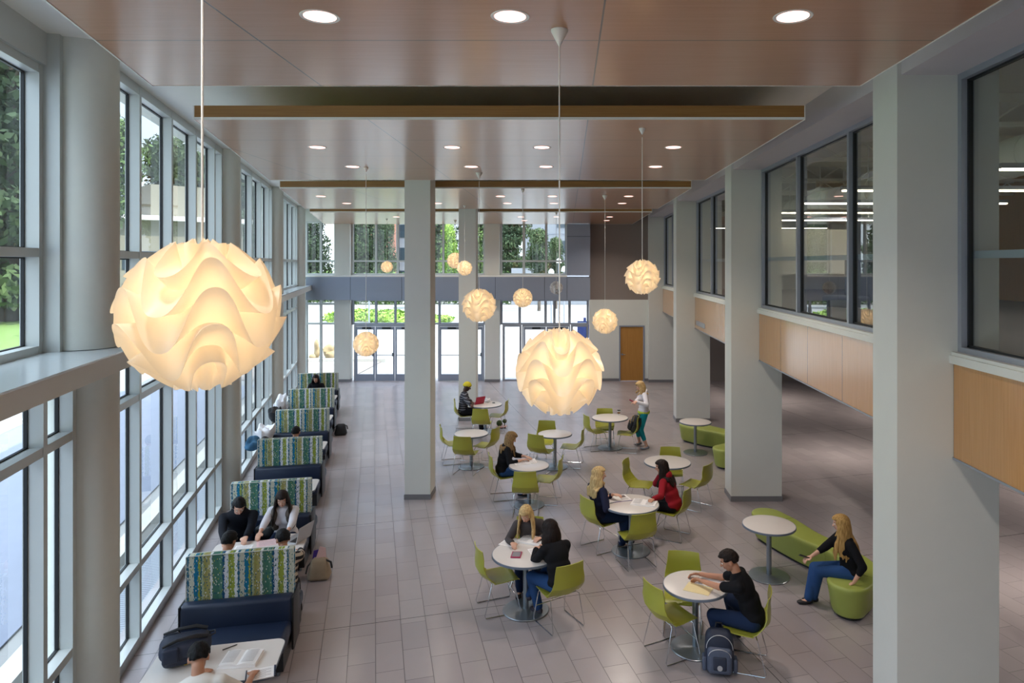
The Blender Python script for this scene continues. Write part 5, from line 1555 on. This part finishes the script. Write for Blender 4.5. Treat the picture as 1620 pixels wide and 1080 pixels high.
# laptops
def laptop(px, py, z, rz, label, m, w=0.32, d=0.22, ang=108, sc=1.0):
    mt, p = flat(px, py, z, rz)
    o = thing('laptop', label, 'laptop'); o.matrix_world = mt
    MB().rbox(-w/2, w/2, -d/2, d/2, 0, 0.016, 0.005).build('laptop_body', m, o)
    MB().box(-w*0.42, w*0.42, -d*0.05, d*0.38, 0.0162, 0.0175).build('keyboard', 'black', o, smooth=0)
    a = math.radians(ang-90)
    lm = T(0, d/2, 0.012, 0, -a)
    MB().rbox(-w/2, w/2, -0.004, 0.004, 0, d, 0.0035).build('screen_lid', m, o, lm)
    MB().box(-w*0.46, w*0.46, -0.0052, -0.0042, 0.012, d-0.012).build('display', 'screen', o, lm, smooth=0)
    return o
laptop(755, 638, TZ, -135, 'crimson laptop open before the person in the yellow beanie', 'pinkred', 0.30, 0.2)
laptop(469, 853, 0.726, -105, 'silver laptop open at the aisle end of the students\' booth table', 'silver', 0.32, 0.22, 105)
# wrappers and a small dish at the red laptop table
b = MB().ball((0, 0, 0.05), (0.09, 0.07, 0.055), 16, 10)
b.v = [tuple(Vector(p)*(1+0.5*noise.noise(Vector(p)*22))) for p in b.v]
o = b.build('crumpled_wrapper', 'whitecloth'); p = gnd(771, 636, TZ); o.location = (p.x, p.y, TZ+0.0); tag(o, 'crumpled white food wrapper on the red laptop table', 'wrapper')
slab('phone', 781, 637, TZ, 10, .07, .13, .012, 'small dark phone at the right of the red laptop table', 'phone', 'black')
p = gnd(793, 676, 0)
o = thing('potted_plant', 'small dark plant in a pinkish dish on the floor beside the red laptop table', 'plant', (p.x, p.y, 0))
MB().lathe([(0.10, 0), (0.16, 0.04), (0.15, 0.045), (0.0, 0.03)], n=24).build('dish', 'saucer', o)
MB().ball((-0.05, 0, 0.12), 0.085, 14, 8).ball((0.09, 0.03, 0.17), 0.06, 14, 8).path([(0.09, 0.03, 0.03), (0.09, 0.03, 0.15)], 0.015, 6).build('foliage', 'cactus', o)
# phones in hands
def held(px, py, z, rz, label, m, tilt=-35):
    p = gnd(px, py, z)
    o = MB().rbox(-0.035, 0.035, -0.065, 0.065, -0.006, 0.006, 0.004).build('phone', m); o.matrix_world = Matrix.Translation(p) @ Euler((math.radians(tilt), 0, math.radians(rz))).to_matrix().to_4x4(); tag(o, label, 'phone')
    return o
J = lambda k, n: PP[k]['root'].matrix_basis @ PP[k]['jn'][n][2]
w_ = J('G', 'R'); o = held(0, 500, 1, 0, 'pink phone in the standing girl\'s hand', 'magenta'); o.matrix_world = Matrix.Translation(w_+Vector((-0.10, -0.01, 0.0))) @ Euler((0.5, 0.5, math.radians(95))).to_matrix().to_4x4()
w_ = J('I', 'R'); o = held(0, 500, 1, 0, 'dark phone in the long-haired woman\'s hand', 'black'); o.matrix_world = Matrix.Translation(w_+Vector((-0.10, -0.01, 0.0))) @ Euler((0.35, 0.5, math.radians(92))).to_matrix().to_4x4()
# sunglasses on the standing girl's head
G = PP['G']; g = MB()
for s_ in (-1, 1):
    c = G['H']+G['f']*0.085+G['u']*0.085+G['r']*(0.03*s_)
    g.ball(c, (0.022, 0.006, 0.017), 12, 8, G['HR'])
    g.path([c+G['r']*(0.02*s_), G['H']+G['r']*(0.085*s_)+G['u']*0.05], 0.003, 6)
g.build('sunglasses', 'black', G['root'])
# lettering on the sweater and triangle on the red top
E_ = PP['E']
def chest(Pd, up=0.0, fwd=0.0, x=0.0):
    c = Pd['mid'].lerp(Pd['nb'], 0.55+up)+Pd['R']@Vector((x, 0.148+fwd, 0))
    Rr = Pd['R']; m3 = Matrix((Rr@Vector((-1, 0, 0)), Rr@Vector((0, 0, 1)), Rr@Vector((0, 1, 0)))).transposed()
    return Matrix.Translation(c) @ m3.to_4x4()
text_obj('lettering', 'S.F.S.U.', 0.075, 'canvas', E_['root'], chest(E_, 0.0, -0.006), 0.006)
F_ = PP['F']
tri = MB().prism([(-0.045, -0.04), (0.045, -0.04), (0.0, 0.05)], 0, 0.012).build('chest_emblem', 'white', F_['root'], chest(F_, -0.05, -0.008, -0.04))

# ---------------------------------------------------------------- bags
def backpack(name, loc, rz, tilt, label, main, front, trim=None, w=0.32, d=0.2, h=0.48, logo=True):
    o = thing(name, label, 'backpack', loc, rz); o.rotation_euler = (tilt, 0, rz)
    b = MB().rbox(-w/2, w/2, -d/2, d/2, 0, h, 0.085, seg=5)
    b.v = [(x*(1-0.22*max(0, z/h-0.45)), y*(1+0.06*math.sin(z*9)), z) for x, y, z in b.v]
    b.build('pack_body', main, o)
    f_ = MB().rbox(-w*0.40, w*0.40, -d/2-0.05, -d/2+0.04, 0.03, h*0.66, 0.045, seg=4); f_.build('front_pocket', front, o)
    MB().rbox(-w*0.22, w*0.22, -d/2-0.062, -d/2-0.03, 0.08, h*0.48, 0.02).build('pocket_panel', main, o)
    for s_ in (-1, 1):
        MB().rbox(s_*w/2-0.02, s_*w/2+0.03, -0.07, 0.07, 0.03, h*0.38, 0.02).build('side_pocket', front, o)
        MB().path([(s_*0.08, d/2, h*0.92), (s_*0.10, d/2+0.03, h*0.7), (s_*0.11, d/2+0.03, h*0.35), (s_*0.13, d/2, h*0.08)], [0.018, 0.02, 0.016, 0.01], 8).build('shoulder_strap', 'packblack', o)
    MB().path([(-0.04, d*0.35, h-0.02), (-0.03, d*0.4, h+0.03), (0.03, d*0.4, h+0.03), (0.04, d*0.35, h-0.02)], 0.008, 8).build('grab_loop', 'packblack', o)
    zp = MB(); n = 14
    zp.path([(w*0.43*math.cos(PI*i/n), -d/2-0.004+0.01*math.sin(PI*i/n), h*0.62+h*0.30*math.sin(PI*i/n)) for i in range(n+1)], 0.004, 6)
    zp.path([(w*0.36*math.cos(PI*i/n), -d/2-0.045, h*0.48+h*0.16*math.sin(PI*i/n)) for i in range(n+1)], 0.004, 6)
    zp.build('zipper', trim or 'silver', o)
    if logo: MB().lathe([(0.0, -0.002), (0.028, -0.002), (0.028, 0.002), (0, 0.002)], (0, 0, 0), 20, T(0, -d/2-0.062, 0.11, 0, PI/2)).build('badge', 'silver', o)
    return o
p = gnd(1139, 1066, 0); backpack('backpack', (p.x, p.y+0.03, 0), math.radians(-10), -0.12, 'slate grey and navy backpack standing on the floor beside the man in black', 'packnavy', 'packgrey', w=0.33, h=0.46)
p = gnd(996, 684, 0.44); backpack('backpack', (p.x+0.06, p.y+0.0, 0.455), math.radians(-84), -0.30, 'black backpack with red and yellow trim propped on a chair by the standing girl', 'packblack', 'packblack', 'trim_y', w=0.28, d=0.16, h=0.42, logo=False)
p = BT[0] @ Vector((-0.30, 0.08, 0.725))
bp = backpack('backpack', p, 0, 0, 'dark navy backpack lying on the open textbook\'s booth table', 'packnavy', 'packnavy', 'trim_y', w=0.30, d=0.17, h=0.44, logo=False)
bp.matrix_world = Matrix.Translation(p+Vector((-0.17, -0.10, 0.16))) @ Euler((math.radians(90), 0, math.radians(118)), 'XYZ').to_matrix().to_4x4()
# books on the front booth table
open_book('thick_textbook', 382, 1044, 0.726, 6, .165, .25, .040, 'thick open textbook with index tabs on the front booth table', 'paper', False)
nb_ = sheet('notebook', 412, 1066, 0.726, 22, .24, .18, 'white notepad with a dark binding below the thick textbook', th=0.008, cat='notebook')
MB().box(-0.125, -0.115, -0.09, 0.09, 0.0, 0.012).box(0.115, 0.13, -0.09, 0.09, 0, 0.012).build('binding', 'packnavy', nb_, smooth=0)
slab('phone', 311, 1064, 0.726, 30, .07, .13, .012, 'dark phone beside the navy backpack on the front booth table', 'phone', 'black')
pen(364, 1024, 0.726, 45, 'dark pen above the thick textbook', 'black')
# papers on the students' table
sheet('paper_sheet', 425, 858, 0.726, 24, .30, .22, 'pale pink sheet in the middle of the students\' table', 'pinkpaper')
sheet('paper_sheet', 462, 850, 0.726, 10, .21, .28, 'white papers before the silver laptop')
sheet('paper_sheet', 385, 866, 0.726, 12, .22, .16, 'white sheet under the boy in the black jacket')
# tote and dark handbag on the aisle floor
def tote(px, py, label, m, w, d, h, papers=True, name='tote_bag'):
    p = gnd(px, py, 0)
    o = thing(name, label, 'bag', (p.x, p.y, 0), math.radians(12))
    b = MB().rbox(-w/2, w/2, -d/2, d/2, 0, h, 0.05, seg=4)
    b.v = [(x*(1.05-0.45*(z/h)**2)+0.015*noise.noise(Vector((x*12, y*12, z*9))), y*(1.05-0.55*(z/h)**2)+0.02*noise.noise(Vector((x*9+4, y*9, z*9))), z) for x, y, z in b.v]
    b.build('bag_body', m, o)
    MB().path([(-w*0.28, 0, h*0.9), (-w*0.5, -0.05, h*0.7), (-w*0.56, -0.09, h*0.4)], 0.011, 8).build('strap', 'packblack', o)
    MB().path([(w*0.26, 0, h*0.9), (w*0.55, -0.05, h*0.82), (w*0.6, -0.06, h*0.55)], 0.014, 8).build('strap', 'packblack', o)
    if papers:
        MB().prism([(-0.07, 0), (0.09, 0), (0.08, 0.17), (0.0, 0.20)], -0.004, 0.004, T(0.01, 0, h*0.84, 0.2, PI/2-0.15)).build('folded_paper', 'pinkpaper', o, smooth=0)
        MB().prism([(-0.08, 0), (0.03, 0), (0.03, 0.16), (-0.06, 0.14)], -0.004, 0.004, T(-0.02, 0.03, h*0.84, -0.1, PI/2)).build('folded_cloth', 'purple', o, smooth=0)
    return o
tote(505, 915, 'tan canvas tote stuffed with papers on the floor beside the striped booth', 'canvas', 0.30, 0.20, 0.30)
tote(539, 688, 'slim dark bag on the aisle floor beside a far booth', 'packblack', 0.30, 0.18, 0.30, False, 'handbag')
# coats heaped on the window side of the booths
def heap(name, x, y, z, rx, ry, rz_, m, label, seed, cat='coat'):
    b = MB().ball((0, 0, rz_*0.8), (rx, ry, rz_), 26, 16)
    b.v = [tuple(Vector(p)*(1+0.45*noise.noise(Vector(p)*7+Vector((seed, 0, 0))))) for p in b.v]
    o = b.build(name, m); o.location = (x, y, z); return tag(o, label, cat)
q = booth_loc(15.62, 1.15)
heap('white_coat', q.x-0.10, q.y-0.35, 0.44, .18, .20, .28, 'whitecloth', 'white coat heaped at the window end of the fourth booth', 1)
heap('patterned_scarf', q.x-0.12, q.y-0.85, 0.55, .17, .16, .13, 'bluecloth', 'blue patterned cloth before the white coat by the glass', 4, 'scarf')
heap('dark_jacket', q.x+0.02, q.y-0.60, 0.46, .16, .16, .17, 'packblack', 'black jacket between the white coat and blue cloth', 7, 'jacket')
q = booth_loc(18.17, 1.15)
heap('white_coat', q.x-0.18, q.y-0.1, 0.50, .15, .2, .32, 'whitecloth', 'white coat beside the fifth striped screen at the glass', 11)
heap('black_bag', q.x-0.10, q.y-0.55, 0.5, .17, .18, .22, 'packblack', 'black bag in front of the white coat by the far glass', 13, 'bag')
N_ = PP['N']
o = heap('dark_jacket', -4.42, 10.05, 0.44, .17, .14, .15, 'packblack', 'black jacket on the seat between the two students facing the camera', 17, 'jacket')
# brown vest over the girl's white top
V = PP['M']; Q = []
for s_ in (-1, 1):
    for t_ in (0.15, 0.4, 0.65, 0.9): Q.append(('ell', V['mid'].lerp(V['nb'], t_)+V['R']@Vector((s_*0.105, 0.035, -0.02)), (0.062, 0.125, 0.075), V['R']))
Q.append(('ell', V['mid'].lerp(V['nb'], 0.5)+V['R']@Vector((0, -0.07, 0)), (0.15, 0.07, 0.17), V['R']))
put(blobs_mesh(Q, 0.011, 2, 'vest'), 'vest', C_['brown_vest'], V['root'])
# small raised characters on the third bay's wood panel, too worn by distance to read
sg = thing('wall_sign', 'small grey metal sign low on the third wood balustrade panel', 'sign', (3.638, 18.62, 2.845), 0)
MB().box(-0.004, 0, -0.62, 0.62, -0.065, 0.065).build('sign_plate', 'darkframe', sg, smooth=0)
for i in range(7):
    y = -0.5+i*0.165
    MB().box(-0.008, -0.004, y-0.045, y-0.025, -0.045, 0.045).build('raised_mark', 'frame', sg, smooth=0)
# mezzanine furniture seen dimly through the glass
def office_chair(x, y, rz, label):
    o = thing('armchair', label, 'chair', (x, y, 3.52), rz, 'dark chairs on the mezzanine')
    MB().rbox(-0.3, 0.3, -0.28, 0.28, 0.22, 0.42, 0.05).build('seat', 'packgrey', o)
    MB().rbox(-0.3, 0.3, -0.38, -0.26, 0.3, 1.12, 0.05).build('backrest', 'packgrey', o)
    for x_ in (-0.24, 0.24):
        for y_ in (-0.3, 0.22): MB().tube((x_, y_, 0), (x_, y_, 0.24), 0.015, n=8).build('leg', 'steel', o)
office_chair(4.75, 6.2, 1.2, 'dark high-backed chair behind the nearest mezzanine window')
office_chair(4.9, 12.0, 2.0, 'dark high-backed chair behind the second mezzanine window')
wb = thing('whiteboard', 'scribbled whiteboard behind the second mezzanine window', 'whiteboard', (5.6, 15.4, 3.52), 0)
MB().box(-0.9, 0.9, -0.02, 0.02, 0.75, 1.75).build('board', 'board', wb, smooth=0)
MB().tube((-0.85, 0, 0), (-0.85, 0, 0.8), 0.02, n=8).build('leg', 'steel', wb); MB().tube((0.85, 0, 0), (0.85, 0, 0.8), 0.02, n=8).build('leg', 'steel', wb)
for k, x in enumerate((8.6, 8.6, 8.6)):
    s_ = thing('bookcase', 'bookcase against the mezzanine %s' % ['near the camera', 'in the middle', 'at the far end'][k], 'bookcase', (x, 5.0+6*k, 3.52), 0)
    MB().box(0, 0.35, -1.2, 1.2, 0, 0.05).box(0, 0.35, -1.2, -1.16, 0, 1.9).box(0, 0.35, 1.16, 1.2, 0, 1.9).box(0, 0.35, -1.2, 1.2, 1.86, 1.9).box(0.33, 0.35, -1.2, 1.2, 0, 1.9).box(0, 0.33, -1.2, 1.2, 0.9, 0.94).build('carcass', 'doorwood', s_, smooth=0)
    MB().box(0.05, 0.3, -1.1, 1.1, 0.05, 0.75).box(0.05, 0.3, -1.1, 0.9, 0.94, 1.7).build('row_of_books', 'bluecloth', s_, smooth=0)
# fill lamps added to brighten the mezzanine rooms
for i, y in enumerate((1.0, 5.0, 9.0, 13.0, 17.0, 21.0)):
    o = downlight(6.9, y, True, 'added fill lamp on the mezzanine ceiling, %s from the camera' % ['first', 'second', 'third', 'fourth', 'fifth', 'sixth'][i], 'added mezzanine fill lamps', 26, 6.25)
    MB().tube((0, 0, 0), (0, 0, 0.70), 0.012, n=8).build('stem', 'white', o)
G_ = PP['G']
put(blobs_mesh([('ell', G_['pel']+Vector((0, 0, -0.012)), (0.190, 0.150, 0.085), G_['R'])], 0.011, 2, 'hem'), 'lime_shirt_hem', cloth('lime_jersey', 'B9CC4A'), G_['root'])
